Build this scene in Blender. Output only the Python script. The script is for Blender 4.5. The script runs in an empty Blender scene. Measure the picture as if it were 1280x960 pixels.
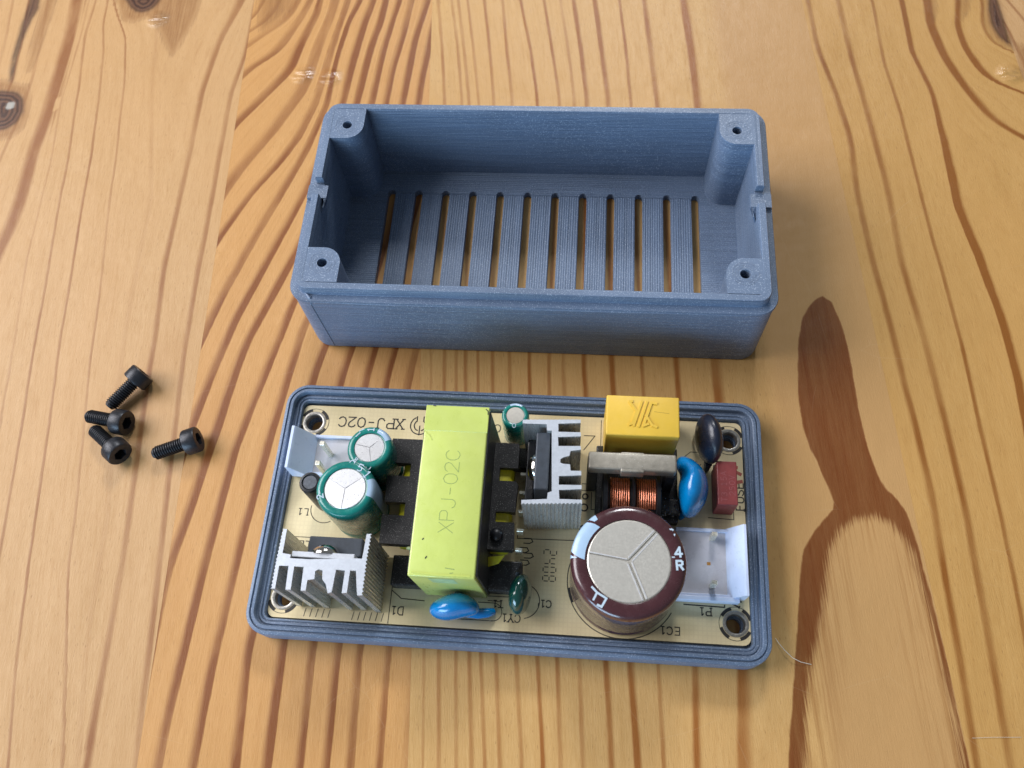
import bpy, bmesh, math, random
import numpy as np
from mathutils import Vector, Matrix
from mathutils import geometry as geo

# ---------------------------------------------------------------- camera, light, exposure
S = 0.001                      # everything below is written in millimetres
scene = bpy.context.scene
C = scene.collection
random.seed(7)
rng = np.random.default_rng(5)

PITCH, ROLL, YAW = 1.13641, -0.124368, -0.180366
cp, sp, cr, sr, cy, sy = math.cos(PITCH), math.sin(PITCH), math.cos(ROLL), math.sin(ROLL), math.cos(YAW), math.sin(YAW)
Rv = Vector((cy, -sy, 0)); Uv = Vector((sy*sp, cy*sp, cp)); Fv = Vector((sy*cp, cy*cp, -sp))
right = cr*Rv + sr*Uv; up = -sr*Rv + cr*Uv
cam_data = bpy.data.cameras.new('camera')
cam = bpy.data.objects.new('camera', cam_data); C.objects.link(cam)
m = Matrix((right, up, -Fv)).transposed().to_4x4()
m.translation = Vector((13.442*S, -52.594*S, 191.646*S))
cam.matrix_world = m
cam_data.sensor_width = 36; cam_data.lens = 29.985
cam_data.clip_start = 0.005; cam_data.clip_end = 20
cam_data.dof.use_dof = True; cam_data.dof.focus_distance = 0.195; cam_data.dof.aperture_fstop = 32
scene.camera = cam

world = bpy.data.worlds.new('World'); scene.world = world; world.use_nodes = True
bg = world.node_tree.nodes['Background']
bg.inputs['Color'].default_value = (0.86, 0.93, 1.0, 1); bg.inputs['Strength'].default_value = 0.15

def area(name, loc, target, sx, sy_, power, col):
    d = bpy.data.lights.new(name, 'AREA'); d.shape = 'RECTANGLE'; d.size = sx; d.size_y = sy_
    d.energy = power; d.color = col
    o = bpy.data.objects.new(name, d); C.objects.link(o)
    o.location = loc; o.rotation_euler = (Vector(target)-Vector(loc)).to_track_quat('-Z', 'Y').to_euler()
    return o
area('window_light', (-0.95, 0.22, 0.80), (0.02, 0.04, 0), 1.0, 0.8, 20.5, (0.99, 0.97, 1.0))
area('second_window_light', (-0.55, -1.05, 0.30), (0.0, 0.06, 0.01), 0.9, 0.45, 13, (0.50, 0.74, 1.0))
area('far_window_light', (0.05, 1.25, 1.05), (0, 0.05, 0), 0.3, 0.26, 10, (0.95, 0.97, 1.0))

scene.render.engine = 'CYCLES'
vs = scene.view_settings
vs.view_transform = 'Standard'; vs.look = 'None'; vs.exposure = 0.0; vs.gamma = 1.0

# ---------------------------------------------------------------- mesh helpers (millimetres)
class Ctx: O = Vector((0, 0, 0))
def link_mesh(name, verts, faces, mat, parent=None, smooth=False, label=None, kind=None, local=False):
    me = bpy.data.meshes.new(name)
    off = Vector((0, 0, 0)) if local else Ctx.O
    me.from_pydata([((v[0]-off[0])*S, (v[1]-off[1])*S, (v[2]-off[2])*S) for v in verts], [], faces)
    bm = bmesh.new(); bm.from_mesh(me)
    bmesh.ops.recalc_face_normals(bm, faces=bm.faces); bm.to_mesh(me); bm.free()
    if mat: me.materials.append(mat)
    if smooth:
        for p in me.polygons: p.use_smooth = True
        try: me.set_sharp_from_angle(angle=math.radians(38))
        except Exception: pass
    o = bpy.data.objects.new(name, me); C.objects.link(o)
    if parent: o.parent = parent
    if label: o['label'] = label
    if kind: o['kind'] = kind
    return o
def thing(name, label, cat, loc, rot=0, group=None):
    o = bpy.data.objects.new(name, None); C.objects.link(o); o.empty_display_size = 0.01
    o.location = Vector(loc)*S; o.rotation_euler = (0, 0, rot)
    o['label'] = label; o['category'] = cat
    if group: o['group'] = group
    return o
class MB:
    """collects pieces into one mesh"""
    def __init__(s): s.v = []; s.f = []
    def add(s, v, f):
        n = len(s.v); s.v += [tuple(p) for p in v]; s.f += [tuple(i+n for i in q) for q in f]; return s
    def build(s, name, mat, parent=None, **k): return link_mesh(name, s.v, s.f, mat, parent, **k)
def bm_out(bm):
    bm.verts.ensure_lookup_table(); bm.verts.index_update()
    r = [tuple(v.co) for v in bm.verts], [tuple(v.index for v in f.verts) for f in bm.faces]
    bm.free(); return r
def g_box(x0, x1, y0, y1, z0, z1, bev=0.15, seg=2):
    bm = bmesh.new(); bmesh.ops.create_cube(bm, size=1)
    for v in bm.verts: v.co = ((x0+x1)/2+v.co.x*(x1-x0), (y0+y1)/2+v.co.y*(y1-y0), (z0+z1)/2+v.co.z*(z1-z0))
    if bev: bmesh.ops.bevel(bm, geom=bm.edges[:], offset=bev, segments=seg, affect='EDGES', profile=0.5)
    return bm_out(bm)
def g_plate(outer, holes, z0, z1, bev=0.0):
    """polygon with holes, extruded, its rims chamfered"""
    loops = [outer]+list(holes)
    def tri(z):
        t = geo.delaunay_2d_cdt([Vector(p) for L in loops for p in L],
            [(a, b) for s0, L in zip(np.cumsum([0]+[len(L) for L in loops[:-1]]), loops) for a, b in ((int(s0)+i, int(s0)+(i+1) % len(L)) for i in range(len(L)))],
            [], 0 if not holes else 0, 1e-6)
        return t
    t = tri(0); V = t[0]
    def inside(p, L):
        c = False; n = len(L)
        for i in range(n):
            x1, y1 = L[i]; x2, y2 = L[(i+1) % n]
            if (y1 > p[1]) != (y2 > p[1]) and p[0] < (x2-x1)*(p[1]-y1)/(y2-y1)+x1: c = not c
        return c
    F = []
    for f in t[2]:
        c = (sum(V[i][0] for i in f)/len(f), sum(V[i][1] for i in f)/len(f))
        if inside(c, outer) and not any(inside(c, h) for h in holes): F.append(tuple(f))
    n = len(V)
    v = [(p[0], p[1], z1) for p in V]+[(p[0], p[1], z0) for p in V]
    f = [q for q in F]+[tuple(i+n for i in reversed(q)) for q in F]
    idx = {}
    for k, o in enumerate(t[3]):
        for q in o: idx[q] = k
    base = 0
    for L in loops:
        for i in range(len(L)):
            a, b = idx[base+i], idx[base+(i+1) % len(L)]
            f.append((a, a+n, b+n, b))
        base += len(L)
    return v, f
def rrect(hw, hd, r, cx=0, cy_=0, n=8, extra=()):
    """rounded rectangle, anticlockwise; extra = y values sampled on the two short sides"""
    r = max(r, 0.05); P = []
    ex = sorted(extra)
    for k, (sx, sy_) in enumerate(((1, 1), (-1, 1), (-1, -1), (1, -1))):
        a0 = k*math.pi/2
        for i in range(n+1):
            a = a0+math.pi/2*i/n
            P.append((cx+sx*(hw-r)+r*math.cos(a), cy_+sy_*(hd-r)+r*math.sin(a)))
        if k == 1: P += [(cx-hw, cy_+y) for y in reversed(ex)]
        if k == 3: P += [(cx+hw, cy_+y) for y in ex]
    return P
def g_loft(loops, cap0=False, cap1=False):
    n = len(loops[0]); v = [p for L in loops for p in L]; f = []
    for k in range(len(loops)-1):
        for i in range(n):
            j = (i+1) % n
            f.append((k*n+i, k*n+j, (k+1)*n+j, (k+1)*n+i))
    if cap0: f.append(tuple(range(n)))
    if cap1: f.append(tuple((len(loops)-1)*n+i for i in range(n)))
    return v, f
def g_lathe(profile, cx, cy_, n=48, a0=0, a1=2*math.pi, cap0=False, cap1=False):
    full = abs(a1-a0-2*math.pi) < 1e-6
    m_ = n if full else n+1
    v = []; f = []
    for r, z in profile:
        for i in range(m_):
            a = a0+(a1-a0)*i/n
            v.append((cx+r*math.cos(a), cy_+r*math.sin(a), z))
    for k in range(len(profile)-1):
        for i in range(n):
            j = (i+1) % m_ if full else i+1
            f.append((k*m_+i, k*m_+j, (k+1)*m_+j, (k+1)*m_+i))
    if cap0: f.append(tuple(range(m_)))
    if cap1: f.append(tuple((len(profile)-1)*m_+i for i in range(m_)))
    return v, f
def g_tube(path, r, n=8, closed=False, cap=True):
    path = [Vector(p) for p in path]; N = len(path); v = []; f = []; prev = None
    for i, p in enumerate(path):
        a = path[(i-1) % N] if (closed or i > 0) else p
        b = path[(i+1) % N] if (closed or i < N-1) else p
        t = (b-a).normalized()
        if prev is None:
            s_ = t.cross(Vector((0, 0, 1)))
            if s_.length < 1e-3: s_ = t.cross(Vector((1, 0, 0)))
        else: s_ = prev-t*prev.dot(t)
        s_.normalize(); prev = s_; w = t.cross(s_)
        rr = r[i] if isinstance(r, (list, tuple)) else r
        for k in range(n):
            q = p+rr*(math.cos(2*math.pi*k/n)*s_+math.sin(2*math.pi*k/n)*w); v.append(tuple(q))
    for i in range(N if closed else N-1):
        for k in range(n):
            a = i*n; b = ((i+1) % N)*n
            f.append((a+k, a+(k+1) % n, b+(k+1) % n, b+k))
    if cap and not closed: f.append(tuple(range(n))); f.append(tuple((N-1)*n+k for k in range(n)))
    return v, f
def g_ell(c, r, rot=(0, 0, 0), sub=4, warp=None):
    bm = bmesh.new(); bmesh.ops.create_icosphere(bm, subdivisions=sub, radius=1)
    M = Matrix.Rotation(rot[2], 3, 'Z') @ Matrix.Rotation(rot[1], 3, 'Y') @ Matrix.Rotation(rot[0], 3, 'X')
    for v in bm.verts:
        p = Vector((v.co.x*r[0], v.co.y*r[1], v.co.z*r[2]))
        if warp: p = warp(p)
        v.co = M @ p + Vector(c)
    return bm_out(bm)
def g_strokes(polys, w, z, h=0.05, frame=None):
    """flat ribbons; each segment a hair above the last so none are coplanar"""
    v = []; f = []; k = 0
    for pl in polys:
        for (a, b) in zip(pl[:-1], pl[1:]):
            a = Vector(a); b = Vector(b); t = (b-a)
            if t.length < 1e-6: continue
            t.normalize(); nrm = Vector((-t.y, t.x))*w/2; e = t*w*0.35
            zz = z+0.0015*(k % 7); k += 1; n = len(v)
            for (p, zq) in ((a-e+nrm, zz+h), (b+e+nrm, zz+h), (b+e-nrm, zz+h), (a-e-nrm, zz+h), (a-e+nrm, zz-h), (b+e+nrm, zz-h), (b+e-nrm, zz-h), (a-e-nrm, zz-h)):
                v.append((p.x, p.y, zq))
            f += [(n, n+1, n+2, n+3), (n, n+4, n+5, n+1), (n+1, n+5, n+6, n+2), (n+2, n+6, n+7, n+3), (n+3, n+7, n+4, n)]
    return v, f
def arc(cx, cy_, r, a0, a1, n=16):
    return [(cx+r*math.cos(math.radians(a0+(a1-a0)*i/n)), cy_+r*math.sin(math.radians(a0+(a1-a0)*i/n))) for i in range(n+1)]
# a small stroke alphabet (width 0.7, height 1)
GL = {'X': [[(0, 0), (.7, 1)], [(0, 1), (.7, 0)]], 'P': [[(0, 0), (0, 1), (.5, 1), (.65, .88), (.65, .6), (.5, .48), (0, .48)]],
 'J': [[(.6, 1), (.6, .25), (.48, .05), (.3, 0), (.12, .05), (0, .22)]], '-': [[(.1, .45), (.55, .45)]],
 '0': [[(.35, 0), (.1, .12), (0, .35), (0, .65), (.1, .88), (.35, 1), (.6, .88), (.7, .65), (.7, .35), (.6, .12), (.35, 0)]],
 '2': [[(.02, .78), (.12, .93), (.35, 1), (.58, .93), (.66, .75), (.6, .55), (0, 0), (.7, 0)]],
 'C': [[(.68, .8), (.55, .95), (.35, 1), (.12, .9), (0, .65), (0, .35), (.12, .1), (.35, 0), (.55, .05), (.68, .2)]],
 'L': [[(0, 1), (0, 0), (.55, 0)]], '1': [[(.1, .8), (.3, 1), (.3, 0)], [(.1, 0), (.5, 0)]], 'T': [[(0, 1), (.7, 1)], [(.35, 1), (.35, 0)]],
 'Y': [[(0, 1), (.35, .5), (.7, 1)], [(.35, .5), (.35, 0)]], 'D': [[(0, 0), (0, 1), (.4, 1), (.65, .8), (.65, .2), (.4, 0), (0, 0)]],
 'E': [[(.6, 1), (0, 1), (0, 0), (.6, 0)], [(0, .52), (.5, .52)]], 'F': [[(.6, 1), (0, 1), (0, 0)], [(0, .52), (.5, .52)]],
 'U': [[(0, 1), (0, .25), (.15, .03), (.35, 0), (.55, .03), (.7, .25), (.7, 1)]], 'S': [[(.62, .85), (.45, 1), (.2, 1), (.03, .85), (.05, .62), (.6, .4), (.66, .18), (.48, 0), (.2, 0), (0, .15)]],
 'N': [[(0, 0), (0, 1), (.65, 0), (.65, 1)]], 'R': [[(0, 0), (0, 1), (.5, 1), (.65, .88), (.65, .62), (.5, .5), (0, .5)], [(.35, .5), (.68, 0)]],
 '4': [[(.5, 0), (.5, 1), (0, .3), (.7, .3)]], '5': [[(.6, 1), (.1, 1), (.05, .55), (.4, .62), (.62, .45), (.62, .18), (.4, 0), (.1, .03)]],
 '8': [[(.35, .52), (.1, .68), (.12, .92), (.35, 1), (.58, .92), (.6, .68), (.35, .52), (.05, .32), (.1, .06), (.35, 0), (.6, .06), (.65, .32), (.35, .52)]],
 '3': [[(.05, .9), (.3, 1), (.6, .85), (.55, .6), (.3, .53), (.62, .4), (.62, .12), (.3, 0), (.02, .1)]],
 'A': [[(0, 0), (.35, 1), (.7, 0)], [(.13, .35), (.57, .35)]], 'V': [[(0, 1), (.35, 0), (.7, 1)]], 'I': [[(.2, 0), (.2, 1)]], '.': [[(.1, 0), (.16, .04)]], '+': [[(.05, .5), (.65, .5)], [(.35, .2), (.35, .8)]], ' ': []}
SER = {'X': [(0, 0), (.7, 0), (0, 1), (.7, 1)], 'P': [(0, 0), (0, 1)], 'L': [(0, 1)], 'T': [(.35, 0)], 'Y': [(.35, 0), (0, 1), (.7, 1)], 'F': [(0, 0)], 'N': [(0, 0), (.65, 1)], 'U': [(0, 1), (.7, 1)], 'J': [(.6, 1)]}
def letters(txt, h, origin, ang, adv=0.95, serif=False, mirror=False):
    """polylines for txt; origin = its lower left corner, ang = reading direction in degrees"""
    ca, sa = math.cos(math.radians(ang)), math.sin(math.radians(ang)); out = []
    for i, ch in enumerate(txt):
        G = [list(p) for p in GL[ch]]
        if serif and ch in SER: G += [[(x-.13, y), (x+.13, y)] for x, y in SER[ch]]
        for pl in G:
            q = []
            for x, y in pl:
                X, Y = (x+i*adv)*h, y*h
                q.append((origin[0]+X*ca-Y*sa, origin[1]+X*sa+Y*ca))
            out.append(q)
    return out

# ---------------------------------------------------------------- materials
def nodes_of(mat): return mat.node_tree.nodes, mat.node_tree.links
def new_mat(name):
    mat = bpy.data.materials.new(name); mat.use_nodes = True; return mat
def mth(N, L, op, a, b=None, c=None, clamp=False):
    n = N.new('ShaderNodeMath'); n.operation = op; n.use_clamp = clamp
    for i, x in enumerate((a, b, c)):
        if x is None: continue
        if isinstance(x, (int, float)): n.inputs[i].default_value = x
        else: L.new(x, n.inputs[i])
    return n.outputs[0]
def mixc(N, L, fac, a, b, mode='MIX'):
    n = N.new('ShaderNodeMix'); n.data_type = 'RGBA'; n.blend_type = mode
    for s_, x in ((n.inputs[0], fac), (n.inputs[6], a), (n.inputs[7], b)):
        if isinstance(x, (int, float)): s_.default_value = x
        elif isinstance(x, tuple): s_.default_value = (*x, 1)
        else: L.new(x, s_)
    return n.outputs[2]
def noise(N, L, vec, scale, detail=3, rough=.55, dim='3D'):
    n = N.new('ShaderNodeTexNoise'); n.inputs['Scale'].default_value = scale; n.inputs['Detail'].default_value = detail; n.inputs['Roughness'].default_value = rough
    if vec is not None: L.new(vec, n.inputs['Vector'])
    return n.outputs['Fac']
def mapr(N, L, x, a, b, c, d, smooth=False):
    n = N.new('ShaderNodeMapRange')
    if smooth: n.interpolation_type = 'SMOOTHSTEP'
    L.new(x, n.inputs[0])
    for i, v in zip((1, 2, 3, 4), (a, b, c, d)):
        if isinstance(v, (int, float)): n.inputs[i].default_value = v
        else: L.new(v, n.inputs[i])
    return n.outputs[0]
def mmcoords(N, L, sc=(1, 1, 1)):
    """object coordinates in millimetres, stretched"""
    g = N.new('ShaderNodeNewGeometry'); mp = N.new('ShaderNodeMapping')
    mp.inputs['Scale'].default_value = tuple(1000*s_ for s_ in sc)
    L.new(g.outputs['Position'], mp.inputs['Vector']); return mp.outputs[0]
def basic(name, col, rough=.5, metal=0, var=.12, vscale=.4, bump=.0, bscale=4, stretch=(1, 1, 1), coat=0, trans=0, spec=.5, specks=0, speck_col=(.6, .65, .7), sss=0, coat_r=.05):
    mat = new_mat(name); N, L = nodes_of(mat); b = N['Principled BSDF']
    v = mmcoords(N, L, stretch)
    n1 = noise(N, L, v, vscale, 4, .6)
    f = mapr(N, L, n1, .3, .7, 1-var, 1+var)
    hsv = N.new('ShaderNodeHueSaturation'); hsv.inputs['Color'].default_value = (*col, 1); L.new(f, hsv.inputs['Value'])
    c = hsv.outputs[0]
    if specks:
        v0 = mmcoords(N, L)
        n2 = noise(N, L, v0, 5.0, 1, .4)
        c = mixc(N, L, mapr(N, L, n2, 1-specks, 1-specks+.04, 0, .8), c, speck_col)
    L.new(c, b.inputs['Base Color'])
    b.inputs['Roughness'].default_value = rough; b.inputs['Metallic'].default_value = metal
    L.new(mapr(N, L, noise(N, L, v, vscale*3, 3), .3, .7, max(.02, rough-.08), min(1, rough+.1)), b.inputs['Roughness'])
    b.inputs['Specular IOR Level'].default_value = spec
    b.inputs['Coat Weight'].default_value = coat; b.inputs['Coat Roughness'].default_value = coat_r
    if trans: b.inputs['Transmission Weight'].default_value = trans
    if sss:
        b.inputs['Subsurface Weight'].default_value = sss; b.inputs['Subsurface Radius'].default_value = (.001, .001, .0012); b.inputs['Subsurface Scale'].default_value = 1.0
    if bump:
        bn = N.new('ShaderNodeBump'); bn.inputs['Distance'].default_value = bump*S; bn.inputs['Strength'].default_value = 1
        L.new(noise(N, L, v, bscale, 4, .6), bn.inputs['Height']); L.new(bn.outputs[0], b.inputs['Normal'])
    return mat
def printed(name, col, axis=(0, 0, 1), pitch=.5, layer=(0.03, 0.03, 2.2), b1=.24, b2=.05, rough=.38):
    """3D printed plastic: layer or bead lines as fine relief, pale flecks painted into the colour as sparkle"""
    mat = new_mat(name); N, L = nodes_of(mat); b = N['Principled BSDF']
    vl = mmcoords(N, L, layer); v0 = mmcoords(N, L)
    nl = noise(N, L, vl, 1.0, 2, .5); nf = noise(N, L, v0, 3.2, 3, .7); nb = noise(N, L, v0, .08, 3, .5)
    fl = noise(N, L, v0, 4.5, 0, .5)
    dp = N.new('ShaderNodeVectorMath'); dp.operation = 'DOT_PRODUCT'; L.new(v0, dp.inputs[0]); dp.inputs[1].default_value = axis
    wav = mth(N, L, 'SINE', mth(N, L, 'ADD', mth(N, L, 'MULTIPLY', dp.outputs['Value'], 2*math.pi/pitch), mth(N, L, 'MULTIPLY', nf, 1.6)))
    val0 = mth(N, L, 'MULTIPLY', wav, .05 if sum(axis) else 0)
    val = mth(N, L, 'ADD', mth(N, L, 'ADD', mapr(N, L, nl, .3, .7, .86, 1.14), val0), mapr(N, L, nb, .3, .7, -.06, .06))
    hsv = N.new('ShaderNodeHueSaturation'); hsv.inputs['Color'].default_value = (*col, 1); L.new(val, hsv.inputs['Value'])
    c = mixc(N, L, mapr(N, L, fl, .665, .72, 0, .65), hsv.outputs[0], (.42, .50, .62))  # scattered pale flecks: sparkle put into the base colour
    L.new(c, b.inputs['Base Color'])
    L.new(mapr(N, L, nf, .3, .7, rough-.08, rough+.15), b.inputs['Roughness'])
    h = mth(N, L, 'ADD', mth(N, L, 'MULTIPLY', nl, b1), mth(N, L, 'MULTIPLY', nf, b2))
    h = mth(N, L, 'ADD', h, mth(N, L, 'MULTIPLY', wav, .035 if sum(axis) else 0))
    bn = N.new('ShaderNodeBump'); bn.inputs['Distance'].default_value = S; bn.inputs['Strength'].default_value = 1
    L.new(h, bn.inputs['Height']); L.new(bn.outputs[0], b.inputs['Normal'])
    return mat
M = {}
PB = (.128, .180, .272)
M['print'] = printed('printed_plastic', PB)
M['print_top'] = printed('printed_plastic_top', PB, (0, 0, 0), .5, (.9, .9, .9), .10, .06, .40)
M['print_lines'] = printed('printed_plastic_bead_lines', PB, (1, 0, 0), .62, (1.6, .03, .5), .12, .03, .40)
M['print_floor'] = printed('printed_plastic_floor', PB, (0, 1, 0), .62, (.03, 1.6, .5), .12, .04, .40)
M['screw'] = basic('blackened_steel', (.026, .028, .034), .36, .3, .3, .8, .02, 6)
M['board'] = None
M['silk'] = basic('black_print', (.025, .022, .02), .6, 0, .3, 1)
M['green'] = basic('green_sleeve', (.006, .20, .17), .26, 0, .12, .3, .006, 3, coat=.5, coat_r=.12)
M['green_dark'] = basic('dark_green_lacquer', (.004, .06, .045), .15, 0, .15, .4, .02, 1.2, coat=1)
M['stripe'] = basic('pale_blue_print', (.40, .56, .74), .35, 0, .06, .5, .003, 3, coat=.3)
M['brown'] = basic('brown_sleeve', (.062, .020, .024), .24, 0, .12, .3, .006, 3, coat=.8, coat_r=.12)
M['alu_top'] = basic('pressed_aluminium', (.88, .88, .89), .34, .6, .04, 1.5, .006, 6)
M['alu_big'] = basic('dull_pressed_aluminium', (.68, .65, .58), .36, .55, .06, 1.2, .01, 5)
M['alu'] = basic('sawn_aluminium', (.62, .66, .72), .40, .5, .07, 1.6, .012, 5)
M['alu_dull'] = basic('oxidised_aluminium', (.56, .56, .54), .28, .6, .2, .6, .02, 5, stretch=(1, 1, .1))
M['tape'] = basic('yellow_green_tape', (.58, .67, .165), .33, 0, .05, .15, .09, .22, coat=.6, coat_r=.14)
M['winding'] = basic('yellow_winding_tape', (.55, .50, .01), .4, 0, .25, .8, .05, 1.2, stretch=(1, .3, 1))
M['bakelite'] = basic('black_bakelite', (.014, .013, .013), .42, 0, .4, .6, .04, 3, specks=.335, speck_col=(.35, .35, .33))
M['black'] = basic('black_plastic', (.012, .013, .016), .35, 0, .3, .5, .02, 2)
M['to'] = basic('moulded_black_resin', (.035, .045, .06), .5, 0, .2, .8, .02, 5)
M['ferrite_top'] = basic('ground_ferrite', (.38, .35, .29), .4, .35, .15, .8, .02, 4, specks=.3, speck_col=(.7, .7, .68))
M['ferrite'] = basic('dark_ferrite', (.03, .03, .032), .4, .1, .3, .8, .03, 3)  # own black of the transformer core; painted shade on the choke legs
M['copper'] = basic('enamelled_copper', (.48, .15, .075), .3, .7, .15, 1, 0, coat=.3)
M['yellow'] = basic('yellow_moulded_plastic', (.77, .50, .06), .42, 0, .05, .2, .02, 1.5)
M['blue'] = basic('blue_lacquer', (.0, .23, .60), .22, 0, .12, .3, .05, .8, coat=.8, coat_r=.08)
M['blueblack'] = basic('blue_black_lacquer', (.01, .014, .028), .33, 0, .3, .4, .05, 1.0, coat=.3, coat_r=.25)
M['fuse'] = basic('brick_red_plastic', (.21, .035, .035), .45, 0, .12, .5, .02, 3)
M['fuse_mark'] = basic('worn_print', (.27, .07, .075), .5, 0, .2, 1)
M['chrome'] = basic('nickel_plate', (.80, .76, .70), .12, 1, .1, .5)
M['tin'] = basic('tinned_brass', (.86, .83, .70), .3, .65, .2, 2, .01, 4)
M['eyelet'] = basic('tinned_eyelet', (.46, .44, .40), .33, .85, .25, 1.5, .01, 4)  # tin dimmed in its colour, standing in for dark reflections
M['nylon'] = basic('milky_nylon', (.66, .75, .97), .32, 0, .04, .3, .01, 2, sss=.15, coat=.2)
M['nylon_base'] = basic('milky_nylon_base', (.58, .58, .63), .3, 0, .10, .15, .01, 2, sss=.15, coat=.3)
M['white'] = basic('white_print', (.50, .62, .72), .45, 0, .05, 1)
M['hair'] = basic('pale_fibre', (.66, .58, .48), .4, 0, .1, 1)
M['engrave'] = basic('engraved_line', (.27, .37, .11), .6, 0, .1, 1)

def board_mat():
    mat = new_mat('cream_circuit_board'); N, L = nodes_of(mat); b = N['Principled BSDF']
    v = mmcoords(N, L); sep = N.new('ShaderNodeSeparateXYZ'); L.new(v, sep.inputs[0])
    gx = mth(N, L, 'SINE', mth(N, L, 'MULTIPLY', sep.outputs[0], 2*math.pi/.95)); gy = mth(N, L, 'SINE', mth(N, L, 'MULTIPLY', sep.outputs[1], 2*math.pi/.95))
    g = mth(N, L, 'MAXIMUM', gx, gy)
    reg = noise(N, L, v, .045, 2); reg2 = noise(N, L, v, .3, 3)
    w = mth(N, L, 'MULTIPLY', mapr(N, L, g, .3, 1, 0, .20), mapr(N, L, reg, .40, .55, .25, 1))
    c = mixc(N, L, w, (.84, .71, .43), (.60, .46, .26))
    c = mixc(N, L, mapr(N, L, reg2, .35, .7, 0, .25), c, (.60, .50, .30))
    c = mixc(N, L, mapr(N, L, reg, .52, .62, 0, .35), c, (.52, .42, .20))
    L.new(c, b.inputs['Base Color']); b.inputs['Roughness'].default_value = .35; b.inputs['Coat Weight'].default_value = .25; b.inputs['Coat Roughness'].default_value = .25
    return mat
M['board'] = board_mat()

def wood_mat(name, a_left, a_right, early, late, base_var=.1, plain=None):
    mat = new_mat(name); N, L = nodes_of(mat); b = N['Principled BSDF']
    def at(n_):
        a = N.new('ShaderNodeAttribute'); a.attribute_name = n_; return a.outputs['Fac']
    u, spc, amp, wid, s_, t_ = (at(q) for q in ('ring', 'spacing', 'strength', 'width', 'across', 'along'))
    def comb(x, y, z=0.0):
        c_ = N.new('ShaderNodeCombineXYZ')
        for i, q in enumerate((x, y, z)):
            if isinstance(q, (int, float)): c_.inputs[i].default_value = q
            else: L.new(q, c_.inputs[i])
        return c_.outputs[0]
    uu = mth(N, L, 'MULTIPLY', u, 4.4)                                   # about millimetres along the rings
    st = comb(s_, t_)
    wob = noise(N, L, comb(mth(N, L, 'MULTIPLY', s_, .5), mth(N, L, 'MULTIPLY', t_, .12)), 1.0, 4, .65)
    d = mth(N, L, 'MULTIPLY', mth(N, L, 'SUBTRACT', u, mth(N, L, 'ROUND', u)), spc)
    fibre = noise(N, L, comb(mth(N, L, 'MULTIPLY', uu, 2.6), mth(N, L, 'MULTIPLY', t_, .10)), 1.0, 4, .7)
    fibre2 = noise(N, L, comb(mth(N, L, 'MULTIPLY', uu, .9), mth(N, L, 'MULTIPLY', t_, .025), 7.0), 1.0, 4, .7)
    d = mth(N, L, 'ADD', d, mth(N, L, 'MULTIPLY', mth(N, L, 'SUBTRACT', wob, .5), .4))
    d = mth(N, L, 'ADD', d, mth(N, L, 'MULTIPLY', mth(N, L, 'SUBTRACT', fibre, .5), .35))
    wl = mth(N, L, 'MULTIPLY', wid, a_left); wr = mth(N, L, 'MULTIPLY', wid, a_right)
    lft = mapr(N, L, mth(N, L, 'DIVIDE', mth(N, L, 'MULTIPLY', d, -1.0), wl), .15, 1, 1, 0, True)
    rgt = mapr(N, L, mth(N, L, 'DIVIDE', d, wr), .15, 1, 1, 0, True)
    line = mth(N, L, 'MINIMUM', lft, rgt)
    var = mapr(N, L, noise(N, L, comb(mth(N, L, 'MULTIPLY', uu, .25), mth(N, L, 'MULTIPLY', t_, .03), 3.0), 1.0, 3), .3, .7, .45, 1.2)
    k = mth(N, L, 'MULTIPLY', mth(N, L, 'MULTIPLY', line, mth(N, L, 'MULTIPLY', amp, 1.4)), var, clamp=True)
    c = mixc(N, L, mapr(N, L, fibre2, .3, .7, 0, 1), early, tuple(q*(1-base_var*w_) for q, w_ in zip(early, (1.1, 1.5, 2.1))))
    fine = noise(N, L, comb(mth(N, L, 'MULTIPLY', s_, 4.5), mth(N, L, 'MULTIPLY', t_, .35), 2.0), 1.0, 3, .7)
    c = mixc(N, L, mapr(N, L, fine, .40, .64, 0, .48), c, tuple(q*w_ for q, w_ in zip(early, (.80, .70, .55))))
    pore = noise(N, L, comb(mth(N, L, 'MULTIPLY', s_, 3.0), mth(N, L, 'MULTIPLY', t_, .5), 12.0), 1.0, 1, .5)
    c = mixc(N, L, mapr(N, L, pore, .68, .73, 0, .5), c, (.28, .14, .05))
    big = noise(N, L, comb(mth(N, L, 'MULTIPLY', s_, .03), mth(N, L, 'MULTIPLY', t_, .012), 1.0), 1.0, 2)
    c = mixc(N, L, mapr(N, L, big, .35, .65, 0, .55), c, tuple(q*w_ for q, w_ in zip(early, (.95, .88, .80))))
    c = mixc(N, L, mapr(N, L, fibre, .52, .72, 0, .42), c, tuple(q*w_ for q, w_ in zip(early, (.72, .60, .46))))
    if plain: c = mixc(N, L, mapr(N, L, s_, plain[0], plain[1], 0, .75, True), c, (.50, .285, .115))
    c = mixc(N, L, k, c, late)
    # resin blaze, knots and streaks: signed distances (mm, negative inside) roughened along the fibres
    streak = noise(N, L, comb(mth(N, L, 'MULTIPLY', s_, 1.3), mth(N, L, 'MULTIPLY', t_, .045), 5.0), 1.0, 4, .75)
    streak2 = noise(N, L, comb(mth(N, L, 'MULTIPLY', s_, 2.4), mth(N, L, 'MULTIPLY', t_, .06), 5.0), 1.0, 4, .75)
    streak_b = noise(N, L, comb(mth(N, L, 'MULTIPLY', s_, .5), mth(N, L, 'MULTIPLY', t_, .03), 9.0), 1.0, 5, .8)
    blob = mapr(N, L, mth(N, L, 'ADD', at('blaze'), mth(N, L, 'MULTIPLY', mth(N, L, 'SUBTRACT', wob, .5), .9)), -.35, .15, 1, 0, True)
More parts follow.
